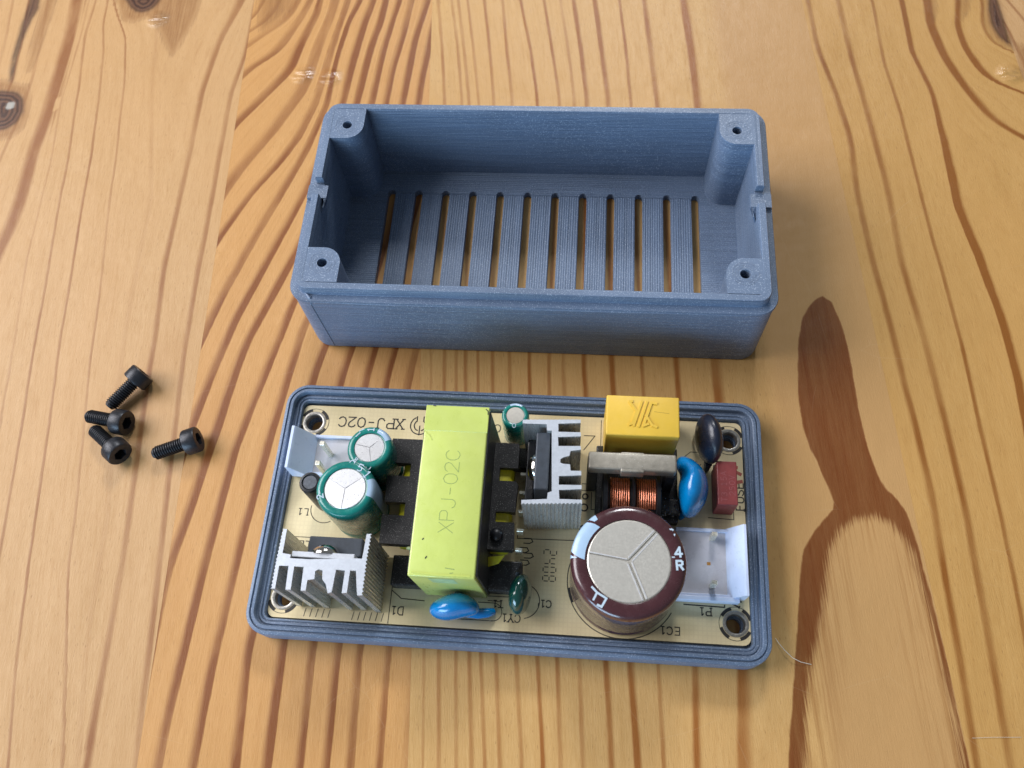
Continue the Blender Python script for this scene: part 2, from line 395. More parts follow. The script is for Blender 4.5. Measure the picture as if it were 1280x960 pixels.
    vd = mth(N, L, 'ADD', at('void'), mth(N, L, 'MULTIPLY', mth(N, L, 'SUBTRACT', streak2, .5), 6.0))
    inv_ = mapr(N, L, vd, -1.4, 1.0, 0, 1, True)
    blob = mth(N, L, 'MULTIPLY', blob, inv_)
    c = mixc(N, L, mth(N, L, 'MULTIPLY', blob, mapr(N, L, streak_b, .25, .7, .78, 1)), c, (.165, .045, .009))
    c = mixc(N, L, mth(N, L, 'MULTIPLY', blob, mapr(N, L, at('blaze'), -.9, .1, 0, .55)), c, (.22, .075, .02))
    strk = mth(N, L, 'MULTIPLY', mapr(N, L, noise(N, L, comb(mth(N, L, 'MULTIPLY', s_, .9), mth(N, L, 'MULTIPLY', t_, .018), 21.0), 1.0, 4, .7), .48, .66, 0, 1), mapr(N, L, at('void'), -9, -.3, .05, .7))
    strk = mth(N, L, 'MULTIPLY', strk, mapr(N, L, at('void'), -.6, 0, 1, 0))
    c = mixc(N, L, strk, c, (.30, .13, .035))
    pits = mth(N, L, 'MULTIPLY', mapr(N, L, streak_b, .66, .76, 0, .55), mapr(N, L, at('void'), -1, 6, 1, .15))
    c = mixc(N, L, pits, c, tuple(q*w_ for q, w_ in zip(early, (.55, .42, .3))))
    mid = mapr(N, L, mth(N, L, 'ADD', at('patch'), mth(N, L, 'MULTIPLY', mth(N, L, 'SUBTRACT', streak, .5), 4.5)), -2.4, .6, 1, 0, True)
    c = mixc(N, L, mth(N, L, 'MULTIPLY', mid, mapr(N, L, streak, .3, .7, .30, .95)), c, (.27, .12, .04))
    edge = mth(N, L, 'MULTIPLY', mid, mapr(N, L, at('patch'), -1.2, 0, 0, .6, True))
    c = mixc(N, L, edge, c, (.13, .05, .02))
    dk = mapr(N, L, mth(N, L, 'ADD', at('knot'), mth(N, L, 'MULTIPLY', mth(N, L, 'SUBTRACT', wob, .5), 1.2)), -1.6, .6, 1, 0, True)
    c = mixc(N, L, mth(N, L, 'MULTIPLY', dk, .93), c, mixc(N, L, mth(N, L, 'MULTIPLY', mth(N, L, 'ADD', mth(N, L, 'SINE', mth(N, L, 'ADD', mth(N, L, 'MULTIPLY', at('knot'), 4.2), mth(N, L, 'MULTIPLY', wob, 4.0))), 1.0), .32), (.035, .014, .012), (.19, .09, .05)))
    wt = mapr(N, L, mth(N, L, 'ADD', at('pith'), mth(N, L, 'MULTIPLY', mth(N, L, 'SUBTRACT', fibre, .5), 1.5)), -.6, .4, 1, 0, True)
    c = mixc(N, L, mth(N, L, 'MULTIPLY', wt, .75), c, (.5, .48, .42))
    # fine scratches
    scr = N.new('ShaderNodeTexVoronoi'); scr.feature = 'DISTANCE_TO_EDGE'; scr.inputs['Scale'].default_value = .035
    L.new(comb(mth(N, L, 'ADD', s_, mth(N, L, 'MULTIPLY', big, 20.0)), t_), scr.inputs['Vector'])
    sc = mth(N, L, 'MULTIPLY', mapr(N, L, scr.outputs['Distance'], 0, .003, .09, 0), mapr(N, L, noise(N, L, st, .06, 2), .5, .6, 0, 1))
    c = mixc(N, L, sc, c, (.75, .62, .42))
    L.new(c, b.inputs['Base Color'])
    L.new(mapr(N, L, fibre, .3, .7, .36, .5), b.inputs['Roughness'])
    b.inputs['Specular IOR Level'].default_value = .22
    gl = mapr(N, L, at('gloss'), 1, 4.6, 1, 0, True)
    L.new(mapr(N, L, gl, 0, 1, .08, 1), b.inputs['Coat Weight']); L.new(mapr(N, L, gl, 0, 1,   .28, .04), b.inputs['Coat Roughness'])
    h = mth(N, L, 'ADD', mth(N, L, 'MULTIPLY', k, .02), mth(N, L, 'MULTIPLY', fine, .06))
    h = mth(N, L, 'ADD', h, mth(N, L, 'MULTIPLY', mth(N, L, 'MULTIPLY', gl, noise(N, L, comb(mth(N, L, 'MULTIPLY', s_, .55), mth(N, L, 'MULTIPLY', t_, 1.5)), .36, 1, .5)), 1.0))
    h = mth(N, L, 'ADD', h, mth(N, L, 'MULTIPLY', noise(N, L, st, .05, 3), .5))
    bn = N.new('ShaderNodeBump'); bn.inputs['Distance'].default_value = S; bn.inputs['Strength'].default_value = 1
    L.new(h, bn.inputs['Height']); L.new(bn.outputs[0], b.inputs['Normal']); L.new(bn.outputs[0], b.inputs['Coat Normal'])
    return mat
GRAIN_A = [([(-162.8, 165.5),(-159.6, 148.0),(-157.5, 131.4),(-157.1, 115.6),(-157.7, 100.5),(-157.3, 77.9),(-153.4, 47.1)], 0.35, 0.6),([(-152.0, 165.6),(-150.0, 151.5),(-148.6, 131.5),(-147.6, 115.8),(-147.6, 103.7),(-145.9, 87.6),(-146.0, 76.9),(-147.2, 68.9),(-147.3, 42.6),(-146.8, 11.1)], 0.9, 2.0),([(-148.7, 165.6),(-146.9, 148.2),(-145.7, 122.0),(-142.1, 101.8),(-140.6, 86.7),(-138.6, 66.8),(-133.8, 41.4),(-130.3, 20.2),(-127.5, 3.7),(-113.4, -59.5)], 0.3, 0.35),([(-146.6, 165.6),(-146.1, 149.9),(-142.2, 131.6),(-139.6, 115.9),(-137.0, 101.9),(-135.2, 87.1),(-130.4, 56.6),(-127.9, 37.9),(-124.3, 17.0),(-119.8, -13.6),(-110.8, -59.3)], 0.6, 0.45),([(-142.3, 165.7),(-141.2, 155.1),(-138.0, 144.2),(-134.7, 127.9),(-130.2, 102.1),(-128.1, 85.3),(-124.9, 64.7),(-121.7, 41.9),(-117.6, 19.1),(-112.3, -13.6),(-107.8, -38.9),(-103.0, -58.8)], 0.55, 0.45),([(-141.2, 165.7),(-136.7, 156.9),(-132.5, 150.0),(-127.9, 131.9),(-125.8, 119.3),(-122.7, 102.2),(-120.6, 87.5),(-115.0, 57.2),(-111.6, 34.9),(-108.0, 17.1),(-104.2, -3.1),(-101.8, -17.5),(-96.0, -38.2),(-90.7, -58.0)], 0.5, 0.4),([(-125.2, 165.8),(-119.3, 132.0),(-108.2, 87.6),(-105.1, 49.0),(-102.0, 26.1),(-95.8, -4.7),(-93.0, -32.0),(-87.8, -57.8)], 0.12, 0.8),([(-97.1, 166.0),(-101.0, 148.7),(-102.2, 128.5),(-100.7, 102.8),(-100.1, 88.1),(-99.1, 65.6),(-96.1, 43.0),(-95.4, 34.2),(-91.5, 1.5),(-89.5, -15.0),(-87.9, -37.7),(-86.5, -57.7)], 0.6, 0.9),([(-93.4, 166.0),(-91.9, 145.5),(-93.2, 127.1),(-91.7, 103.0),(-90.6, 88.3),(-89.1, 62.1),(-87.4, 39.6),(-85.2, 22.3),(-83.0, 3.9),(-79.5, -22.2),(-76.3, -48.7),(-75.0, -56.9)], 0.6, 0.8)]
GRAIN_B = [([(-78.8, 166.2),(-80.0, 160.9),(-82.0, 156.4),(-85.9, 152.6),(-90.0, 148.5),(-94.1, 143.5),(-99.8, 134.9),(-105.0, 124.3)], 0.5, 1.2),([(-74.9, 166.2),(-76.9, 157.8),(-80.3, 146.9),(-82.8, 142.6),(-88.0, 138.3),(-91.8, 132.5),(-97.2, 122.9),(-103.5, 107.7)], 0.6, 1.3),([(-72.1, 166.2),(-71.9, 160.3),(-74.6, 147.7),(-75.9, 136.6),(-81.2, 127.9),(-84.8, 121.9),(-88.5, 116.4),(-93.3, 105.0),(-97.5, 92.0)], 0.8, 1.3),([(-66.6, 166.2),(-67.4, 156.5),(-68.7, 148.4),(-69.4, 138.9),(-70.4, 129.0),(-77.0, 112.7),(-83.0, 100.9),(-86.1, 93.2),(-90.2, 80.0),(-93.4, 64.2)], 0.6, 1.5),([(-62.8, 166.3),(-64.0, 154.2),(-65.0, 140.9),(-66.1, 123.8),(-69.3, 109.9),(-74.4, 99.1),(-79.5, 90.6),(-86.0, 74.3),(-90.0, 59.3),(-94.1, 40.0)], 0.65, 1.0),([(-58.9, 166.3),(-61.8, 156.6),(-62.9, 145.2),(-63.3, 138.0),(-63.0, 123.9),(-66.2, 105.6),(-70.4, 91.4),(-74.4, 78.6),(-80.5, 57.0),(-83.1, 44.2),(-86.2, 29.0),(-88.7, 9.7)], 0.85, 1.0),([(-54.5, 166.3),(-56.0, 156.7),(-56.9, 145.3),(-57.6, 134.9),(-57.9, 124.0),(-60.3, 108.7),(-64.4, 89.9),(-70.4, 68.3),(-75.5, 49.7),(-78.5, 32.9),(-80.2, 20.4),(-81.2, 8.0),(-82.3, -11.6),(-82.0, -31.4)], 0.95, 1.0),([(-50.7, 166.4),(-51.0, 156.7),(-52.5, 147.3),(-53.1, 137.9),(-53.9, 124.1),(-56.5, 95.9),(-63.1, 70.9),(-67.2, 56.7),(-71.1, 44.0),(-72.5, 34.1),(-73.7, 19.4),(-74.9, 9.4),(-76.0, -1.7),(-77.7, -14.3),(-78.0, -23.0),(-77.2, -39.5)], 0.95, 1.0),([(-46.3, 166.4),(-47.7, 156.7),(-48.8, 144.1),(-49.1, 135.1),(-49.3, 124.2),(-52.4, 91.9),(-56.9, 70.6),(-60.7, 57.0),(-64.6, 34.4),(-66.0, 27.7),(-68.2, 14.4),(-69.4, -11.2),(-69.8, -28.4),(-70.4, -48.3),(-70.1, -56.6)], 0.9, 0.9),([(-42.5, 166.4),(-43.4, 150.4),(-44.9, 138.3),(-45.2, 124.2),(-47.1, 94.8),(-52.1, 68.2),(-56.9, 49.4),(-58.5, 34.7),(-59.3, 25.8),(-62.0, -6.3),(-63.0, -36.1),(-62.8, -56.1)], 0.9, 0.9),([(-37.2, 166.5),(-39.4, 150.4),(-39.7, 138.4),(-40.2, 124.3),(-42.2, 92.2),(-47.1, 63.4),(-51.9, 35.0),(-54.0, 5.4),(-54.8, -21.0),(-55.7, -32.0),(-53.5, -55.5)], 0.95, 0.9),([(-33.6, 166.5),(-34.5, 152.8),(-35.0, 144.3),(-35.6, 134.0),(-35.5, 124.4),(-37.4, 89.6),(-41.0, 58.7),(-44.8, 35.3),(-46.9, 3.8),(-48.0, -31.2),(-47.0, -55.0)], 0.9, 0.9),([(-27.8, 166.5),(-28.9, 139.8),(-30.2, 124.5),(-31.8, 89.7),(-35.0, 61.3),(-38.5, 35.5),(-39.6, 0.2),(-41.4, -30.8),(-40.1, -54.6)], 0.85, 0.8),([(-21.5, 166.6),(-25.1, 124.6),(-27.0, 87.2),(-30.4, 59.0),(-33.4, 35.7),(-34.7, -1.4),(-35.8, -30.8),(-34.6, -54.2)], 0.7, 0.8),([(-16.4, 166.6),(-20.3, 124.7),(-22.6, 87.3),(-25.1, 59.2),(-27.7, 36.0),(-29.3, 0.8),(-31.1, -30.5),(-29.6, -53.9)], 0.7, 0.8),([(-11.4, 166.7),(-15.6, 124.8),(-20.9, 59.4),(-23.7, 36.2),(-24.3, -0.9),(-24.7, -30.1),(-23.6, -53.5)], 0.6, 0.7)]
GRAIN_C = [([(-43.0, 166.4),(-39.9, 146.2),(-36.6, 125.6),(-23.2, 39.1),(-17.4, -29.6),(-15.1, -52.9)], 0.35, 0.4),([(-34.6, 166.5),(-31.3, 146.3),(-28.5, 125.8),(-19.9, 39.2),(-14.2, -29.5),(-11.8, -52.7)], 0.55, 0.6),([(-30.3, 166.5),(-26.4, 146.3),(-23.3, 125.9),(-16.9, 39.3),(-10.4, -29.2),(-8.2, -52.4)], 0.5, 0.5),([(-28.5, 166.5),(-24.9, 146.3),(-21.4, 125.9),(-14.7, 39.4),(-7.6, -29.1),(-5.0, -52.2)], 0.55, 0.6),([(-25.5, 166.6),(-22.0, 146.4),(-18.6, 126.0),(-11.5, 39.6),(-5.2, -28.9),(-2.2, -52.0)], 0.55, 0.5),([(-20.2, 166.6),(-16.9, 146.4),(-14.1, 126.0),(-7.9, 39.7),(-1.9, -28.7),(0.7, -51.8)], 0.55, 0.6),([(-14.4, 166.6),(-11.8, 146.5),(-8.7, 126.1),(-3.6, 39.9),(2.5, -28.4),(5.3, -51.5)], 0.55, 0.6),([(-8.9, 166.7),(-4.5, 146.6),(-1.2, 126.3),(1.4, 40.1),(7.1, -28.2),(9.7, -51.2)], 0.75, 0.6),([(-1.4, 166.7),(2.0, 146.7),(5.3, 126.4),(6.3, 40.3),(11.4, -27.9),(13.2, -51.0)], 0.6, 0.6),([(3.6, 166.8),(6.9, 146.8),(9.5, 126.5),(9.7, 40.5),(16.1, -27.6),(17.7, -50.7)], 0.45, 0.6),([(7.5, 166.8),(10.5, 146.8),(13.0, 126.5),(14.9, 40.7),(21.8, -27.3),(23.6, -50.3)], 0.8, 0.8),([(14.2, 166.9),(16.7, 146.9),(19.3, 126.7),(21.8, 41.0),(26.9, -27.0),(28.9, -50.0)], 0.85, 0.9),([(21.9, 166.9),(24.1, 147.0),(25.7, 126.8),(29.3, 41.3),(32.9, -26.6),(34.1, -49.6)], 0.65, 0.6),([(29.3, 167.0),(31.2, 147.1),(33.1, 126.9),(37.8, 41.6),(40.8, -26.1),(40.7, -49.2)], 0.65, 0.9),([(41.2, 167.1),(43.1, 147.2),(44.5, 127.1),(46.9, 42.0),(50.5, -25.5),(49.5, -48.6)], 0.85, 1.3),([(59.9, 167.2),(61.5, 127.4),(66.0, 42.8),(75.6, -24.0),(77.2, -46.7)], 0.0, 0.6)]
GRAIN_D = [([(67.1, 167.3),(69.1, 106.1),(75.6, 43.2),(83.0, -23.6),(83.5, -46.3)], 0.0, 0.6),([(79.1, 167.3),(80.4, 147.7),(84.2, 130.8),(87.0, 113.5),(86.8, 95.7),(88.5, 75.4),(91.1, 54.3),(92.3, 40.1),(93.6, 29.2),(95.2, 11.2),(95.5, -7.3),(96.2, -27.3),(96.4, -45.4)], 0.7, 1.0),([(87.9, 167.4),(89.8, 143.1),(92.7, 116.4),(94.8, 95.9),(95.4, 74.4),(98.4, 51.2),(100.4, 28.6),(101.7, 9.7),(102.2, -10.7),(102.5, -28.5),(102.6, -45.0)], 0.65, 1.1),([(98.1, 167.5),(98.8, 141.7),(101.2, 123.8),(102.4, 106.9),(103.9, 85.9),(105.6, 68.7),(107.3, 48.3),(108.1, 27.9),(109.2, 10.1),(109.9, -8.4),(110.0, -44.5)], 0.7, 0.7),([(106.8, 167.6),(107.2, 146.5),(110.9, 131.3),(111.4, 111.2),(111.7, 91.2),(114.6, 76.3),(117.5, 57.6),(118.5, 41.2),(118.2, 23.8),(117.8, -2.4),(116.2, -44.1)], 1.25, 1.0),([(114.0, 167.6),(113.7, 157.7),(116.1, 145.1),(120.8, 131.5),(124.9, 122.8),(130.4, 117.2),(135.2, 114.6),(141.8, 105.2),(147.2, 82.2),(147.7, 41.4)], 1.0, 1.6),([(123.4, 167.7),(121.5, 157.8),(122.2, 148.3),(125.2, 139.1),(129.9, 133.7),(138.1, 130.9),(148.7, 119.0),(157.1, 82.5)], 1.0, 1.2),([(130.4, 167.7),(128.8, 157.9),(130.4, 150.9),(134.8, 147.2),(142.6, 143.9),(159.8, 122.1)], 0.6, 0.8)]
GRAIN_E = [([(137.3, 167.8),(139.4, 163.8),(141.8, 158.0),(144.6, 142.4),(141.3, 82.0)], 0.6, 0.6),([(147.0, 167.9),(150.0, 136.4),(151.2, 82.3)], 0.5, 0.7)]
BLOB = [(74.7, 63.1),(77.1, 61.1),(78.9, 55.0),(80.2, 46.0),(80.6, 36.4),(81.1, 28.1),(82.0, 22.1),(83.5, 16.2),(85.0, 12.1),(87.0, 10.2),(88.7, 7.3),(90.0, 2.4),(90.8, -3.9),(91.8, -10.8),(92.7, -19.2),(93.4, -25.7),(93.9, -33.5),(95.0, -47.0),(95.8, -56.8),(58.3, -59.5),(59.1, -47.9),(60.1, -38.8),(61.3, -30.9),(62.8, -19.3),(64.2, -8.9),(65.1, -3.5),(66.9, -0.1),(70.5, 4.5),(72.6, 6.5),(72.9, 8.4),(72.0, 11.8),(70.1, 17.5),(68.5, 21.4),(67.2, 27.4),(66.8, 33.6),(67.2, 42.2),(67.7, 48.9),(69.2, 55.7),(71.5, 60.4)]
VOID = [(92.3, -57.1),(93.7, -45.6),(93.3, -34.4),(91.9, -22.5),(91.0, -14.3),(90.0, -7.4),(89.1, -2.2),(87.6, 1.0),(84.9, 4.5),(81.5, 5.7),(77.6, 4.9),(73.8, 2.1),(71.1, -2.2),(69.7, -8.6),(68.5, -15.6),(66.9, -22.4),(65.2, -27.4),(63.7, -33.9),(62.2, -47.7),(61.4, -59.2)]
DARKS = [[(-171.7, 127.3), (-165.3, 127.4), (-160.8, 127.1), (-157.6, 124.3), (-155.8, 118.7), (-156.6, 114.0), (-159.3, 111.5), (-165.8, 109.9)], [(-170.0, 169.1), (-165.8, 169.1), (-164.4, 161.9), (-165.1, 155.5), (-165.4, 147.9), (-164.8, 141.2), (-162.8, 130.0), (-165.1, 129.9), (-167.5, 140.4), (-168.3, 148.6), (-169.0, 157.6)], [(-139.7, 170.0), (-137.2, 165.7), (-134.5, 161.8), (-131.1, 159.7), (-127.7, 160.1), (-125.4, 162.6), (-124.5, 166.5), (-124.1, 170.1)], [(132.2, 171.8), (131.0, 164.4), (130.7, 157.9), (132.1, 152.8), (135.0, 148.4), (136.3, 147.2), (135.2, 171.8)]]
MIDS = [[(-173.0, 131.1), (-166.8, 131.9), (-161.1, 130.3), (-157.5, 129.8), (-155.5, 125.6), (-153.6, 117.2), (-153.9, 112.0), (-156.5, 108.3), (-159.9, 107.3), (-164.8, 106.9)], [(-141.2, 168.6), (-138.4, 161.4), (-135.5, 156.5), (-131.7, 155.2), (-127.8, 157.3), (-124.7, 155.3), (-121.3, 150.2), (-118.5, 145.1), (-116.1, 141.5), (-114.3, 141.5), (-113.5, 145.9), (-112.2, 151.3), (-111.2, 158.2), (-110.9, 168.8)], [(131.7, 171.8), (129.8, 164.4), (129.1, 157.9), (130.5, 151.5), (134.8, 147.2), (136.6, 146.0), (135.4, 171.8)], [(-164.5, 169.1), (-159.8, 169.2), (-159.0, 158.4), (-158.5, 144.6), (-158.9, 134.0), (-160.9, 133.9), (-162.7, 144.6), (-164.1, 156.6)], [(-93.5, 168.9), (-80.4, 169.0), (-80.9, 161.9), (-83.9, 157.1), (-89.9, 150.5)], [(136.2, 151.6), (143.5, 148.5), (140.2, 130.4), (136.4, 136.2)], [(123.5, 171.7), (123.1, 164.4), (123.2, 158.5), (126.3, 163.7), (128.9, 171.8)], [(114.6, 171.7), (114.0, 163.6), (114.6, 157.7), (116.4, 161.0), (117.9, 171.7)]]
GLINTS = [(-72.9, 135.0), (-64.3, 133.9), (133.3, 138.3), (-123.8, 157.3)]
HEATSINK_LEFT = [(-45.13, -10.56),(-44.2, -10.51),(-44.23, -15.49),(-42.5, -15.69),(-42.51, -16.42),(-38.63, -16.43),(-29.2, -15.73),(-27.9, -15.73),(-27.67, -10.67),(-26.59, -10.61),(-26.78, -15.89),(-26.7, -22.89),(-27.85, -23.0),(-28.24, -21.22),(-28.78, -18.19),(-29.98, -18.21),(-30.0, -22.6),(-31.0, -22.74),(-31.0, -18.27),(-32.83, -18.19),(-33.04, -22.64),(-33.77, -22.9),(-34.46, -21.14),(-35.28, -20.29),(-35.52, -18.52),(-36.36, -18.3),(-36.98, -18.71),(-36.9, -20.27),(-38.27, -20.57),(-38.26, -22.63),(-39.26, -22.73),(-39.46, -18.02),(-41.4, -17.99),(-41.3, -22.63),(-42.34, -22.69),(-42.55, -17.97),(-44.46, -18.03),(-44.46, -22.59),(-45.36, -22.64),(-45.37, -17.49)]
HEATSINK_RIGHT = [(2.31, 15.77),(14.59, 16.34),(14.62, 15.52),(9.93, 15.12),(10.01, 13.31),(14.69, 13.4),(14.77, 12.51),(9.98, 12.1),(10.16, 10.11),(14.79, 10.33),(14.87, 9.53),(12.75, 9.14),(12.52, 8.06),(11.29, 7.65),(10.68, 7.18),(10.71, 6.45),(11.35, 6.25),(12.73, 6.2),(12.92, 4.82),(15.11, 4.87),(15.15, 3.92),(10.56, 3.54),(10.59, 1.68),(15.27, 1.83),(15.3, 0.98),(10.69, 0.55),(10.86, -1.34),(15.46, -1.27),(15.49, -2.22),(3.21, -2.94),(3.15, -1.96),(8.34, -1.47),(8.44, -0.13),(9.24, 0.19),(8.6, 13.48),(7.59, 13.49),(7.46, 14.88),(2.37, 14.86)]
UFMARK = [[(17.97, -18.73), (18.98, -19.73)], [(18.98, -19.73), (18.33, -21.12)], [(18.98, -19.73), (20.8, -20.76)], [(20.8, -20.76), (19.92, -22.41), (19.14, -22.07)]]

# ---------------------------------------------------------------- the wooden table: planks with traced growth rings
SL = 0.0838                                       # the planks run slightly askew: x = x166 + (166-y)*SL
def sdf(px, py, poly):
    P = np.array(poly); d = np.full(px.shape, 1e9); ins = np.zeros(px.shape, bool); n = len(P)
    for i in range(n):
        a = P[i]; b_ = P[(i+1) % n]; e = b_-a
        t = np.clip(((px-a[0])*e[0]+(py-a[1])*e[1])/(e@e), 0, 1)
        d = np.minimum(d, np.hypot(px-a[0]-t*e[0], py-a[1]-t*e[1]))
        if a[1] != b_[1]:
            c = ((a[1] > py) != (b_[1] > py)) & (px < (b_[0]-a[0])*(py-a[1])/(b_[1]-a[1])+a[0]); ins ^= c
    return np.where(ins, -d, d)
table = thing('wooden_table', 'varnished pine table top of glued planks with brown grain and knots, under everything', 'table', (0, 0, 0))
Y0, Y1 = -190.0, 300.0
def plank(xa, xb, curves, mat, flat=False):
    ys = np.arange(Y0, Y1+.1, 1.6); nx = max(3, int((xb-xa)/1.0)+1)
    gap = .006
    fx = np.linspace(xa+gap, xb-gap, nx)
    fx = np.concatenate([[fx[0]], fx, [fx[-1]]])           # skirts that drop at the joints
    X = fx[None, :]+(166-ys[:, None])*SL; Y = np.repeat(ys[:, None], len(fx), 1)
    Z = np.zeros_like(X); Z[:, 0] = Z[:, -1] = -1.2; Z[:, 1] -= .004; Z[:, -2] -= .004
    # each traced ring gives across-position as a function of y
    K = []
    for pts, st_, w_ in curves:
        p = np.array(sorted(pts, key=lambda q: q[1]))
        yy = np.concatenate([[p[0, 1]-400], p[:, 1], [p[-1, 1]+400]])
        def slope(a, b_): 
            dy = b_[1]-a[1]; return (b_[0]-a[0])/dy if abs(dy) > 1e-6 else -SL
        s0 = .5*(-SL)+.5*np.clip(slope(p[0], p[min(2, len(p)-1)]), -.6, .6); s1 = .5*(-SL)+.5*np.clip(slope(p[-min(3, len(p))], p[-1]), -.6, .6)
        xx = np.concatenate([[p[0, 0]-400*s0], p[:, 0], [p[-1, 0]+400*s1]])
        ysm = np.interp(ys, yy, xx)
        ker = np.array([1, 2, 3, 2, 1.]); ker /= ker.sum()
        K.append(np.convolve(np.pad(ysm, 2, mode='edge'), ker, 'valid'))
    K = np.array(K); K = np.sort(K, axis=0)
    for i in range(1, len(K)): K[i] = np.maximum(K[i], K[i-1]+.7)
    n = len(K); amp = np.array([c[1] for c in curves]); wid = np.array([c[2] for c in curves])
    # phantom rings continue to either side
    pad = 30; r_ = np.random.default_rng(int(abs(xa)))
    gL = np.cumsum(r_.uniform(3.5, 6.5, pad))[::-1]; gR = np.cumsum(r_.uniform(3.5, 6.5, pad))
    KK = np.concatenate([K[0][None]-gL[:, None], K, K[-1][None]+gR[:, None]])
    A = np.concatenate([r_.uniform(.2, .7, pad), amp, r_.uniform(.2, .7, pad)]); Wd = np.concatenate([r_.uniform(.4, .9, pad), wid, r_.uniform(.4, .9, pad)])
    if flat: A[-pad:] = 0.0
    U = np.zeros_like(X); SP = np.zeros_like(X); AM = np.zeros_like(X); WI = np.zeros_like(X)
    idx = np.arange(len(KK))
    for j in range(len(ys)):
        U[j] = np.interp(X[j], KK[:, j], idx)
        g = np.diff(KK[:, j]); mid_ = (KK[1:, j]+KK[:-1, j])/2
        SP[j] = np.interp(X[j], mid_, g); 
        AM[j] = A[np.clip(np.round(U[j]).astype(int), 0, len(A)-1)]; WI[j] = Wd[np.clip(np.round(U[j]).astype(int), 0, len(A)-1)]
    nr, nc = X.shape
    me = bpy.data.meshes.new('plank')
    V = np.stack([X, Y, Z], -1).reshape(-1, 3)*S
    ii = np.arange(nr*nc).reshape(nr, nc)
    F = np.stack([ii[:-1, :-1], ii[:-1, 1:], ii[1:, 1:], ii[1:, :-1]], -1).reshape(-1, 4)
    me.vertices.add(len(V)); me.vertices.foreach_set('co', V.ravel())
    me.loops.add(F.size); me.loops.foreach_set('vertex_index', F.ravel().astype(np.int32))
    me.polygons.add(len(F)); me.polygons.foreach_set('loop_start', np.arange(0, F.size, 4, dtype=np.int32))
    me.update(calc_edges=True); me.validate()
    x_, y_ = X.ravel(), Y.ravel()
    big = np.full(x_.shape, 30.)
    def near(polys):
        d = big.copy()
        for p in polys: d = np.minimum(d, sdf(x_, y_, p))
        return d
    isB = xa < 0 < xb
    data = dict(ring=U.ravel(), spacing=SP.ravel(), strength=AM.ravel(), width=WI.ravel()*{'pine_wide_grain': 1.15, 'pine_slanting_grain': 1.05, 'pine_narrow_grain': 1.45, 'pine_pale_grain': 1.3}[mat.name], across=(X-(166-Y)*SL).ravel(), along=y_,
        blaze=near([BLOB]) if isB else big, void=near([VOID]) if isB else big, knot=near(DARKS) if not isB else big,
        patch=near(MIDS) if not isB else big)
    data['pith'] = np.hypot(x_-PITH[0], y_-PITH[1])-1.6
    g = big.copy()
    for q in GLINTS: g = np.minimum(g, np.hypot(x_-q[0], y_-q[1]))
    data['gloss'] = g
    for k_, v_ in data.items():
        a = me.attributes.new(k_, 'FLOAT', 'POINT'); a.data.foreach_set('value', np.asarray(v_, dtype=np.float32))
    me.materials.append(mat); me.shade_flat()
    o = bpy.data.objects.new('plank', me); C.objects.link(o); o.parent = table
    return o
PITH = (-161.2, 121.1)
EARLY = (.66, .435, .205); LATE = (.40, .185, .062)
WA = wood_mat('pine_wide_grain', 1.5, .8, (.60, .375, .18), (.29, .12, .042), .13)
WB = wood_mat('pine_slanting_grain', 2.7, .55, (.62, .345, .13), (.23, .076, .020), .15)
WC = wood_mat('pine_narrow_grain', .8, 1.0, (.63, .395, .16), (.31, .115, .026), .13, (47, 53))
WD = wood_mat('pine_pale_grain', .8, 1.0, (.58, .345, .12), (.26, .095, .018), .12)
plank(-93.96-115, -93.96, GRAIN_A, WA)
plank(-93.96, -36.5, GRAIN_B, WB)
plank(-36.5, 77.3, GRAIN_C, WC, True)
plank(77.3, 134.3, GRAIN_D, WD)
plank(134.3, 249, GRAIN_E, WA)

# ---------------------------------------------------------------- upper case half (open box, slotted floor)
def at_local(o_, pts): return pts
box = thing('plastic_box', 'open blue-grey 3D printed box with a slotted floor, standing behind the circuit board', 'plastic box', (1.7, 72.58, 0), math.radians(.169))
Ctx.O = Vector((0, 0, 0))
HW, HD = 56.0, 29.43
gy = (-1.0, -.95, 3.95, 4.0)
def L3(off, z, r, drop=None):
    out = []
    for x, y in rrect(HW-off, HD-off*(1.0 if off <= 2.05 else 1.0), max(r-off, 1.0), extra=gy, n=8):
        zz = z
        if drop is not None and abs(x) > HW-off-.01 and -.96 < y < 3.96: zz = drop
        out.append((x, y, zz))
    return out
loops = [L3(1.0, 0, 5), L3(.45, .5, 5), L3(.35, 1.2, 5), L3(.35, 22.3, 5), L3(.02, 22.7, 5), L3(0, 23.2, 5), L3(.15, 23.5, 5), L3(1.95, 23.5, 5), L3(2.0, 24.1, 5, 23.7),
         L3(2.0, 25.9, 5, 23.72), L3(2.15, 26.15, 5, 23.74), L3(2.9, 26.2, 5, 23.75), L3(3.65, 26.15, 5, 23.74), L3(3.85, 25.9, 5, 23.72), L3(3.9, 24.0, 5, 23.6), L3(4.0, 2.0, 5), L3(4.05, .02, 5)]
v, f = g_loft(loops); n_ = len(loops[0]); k_ = len(loops)-1
for i in range(n_): j = (i+1) % n_; f.append((k_*n_+i, k_*n_+j, j, i))
link_mesh('wall', v, f, M['print'], box, smooth=True)
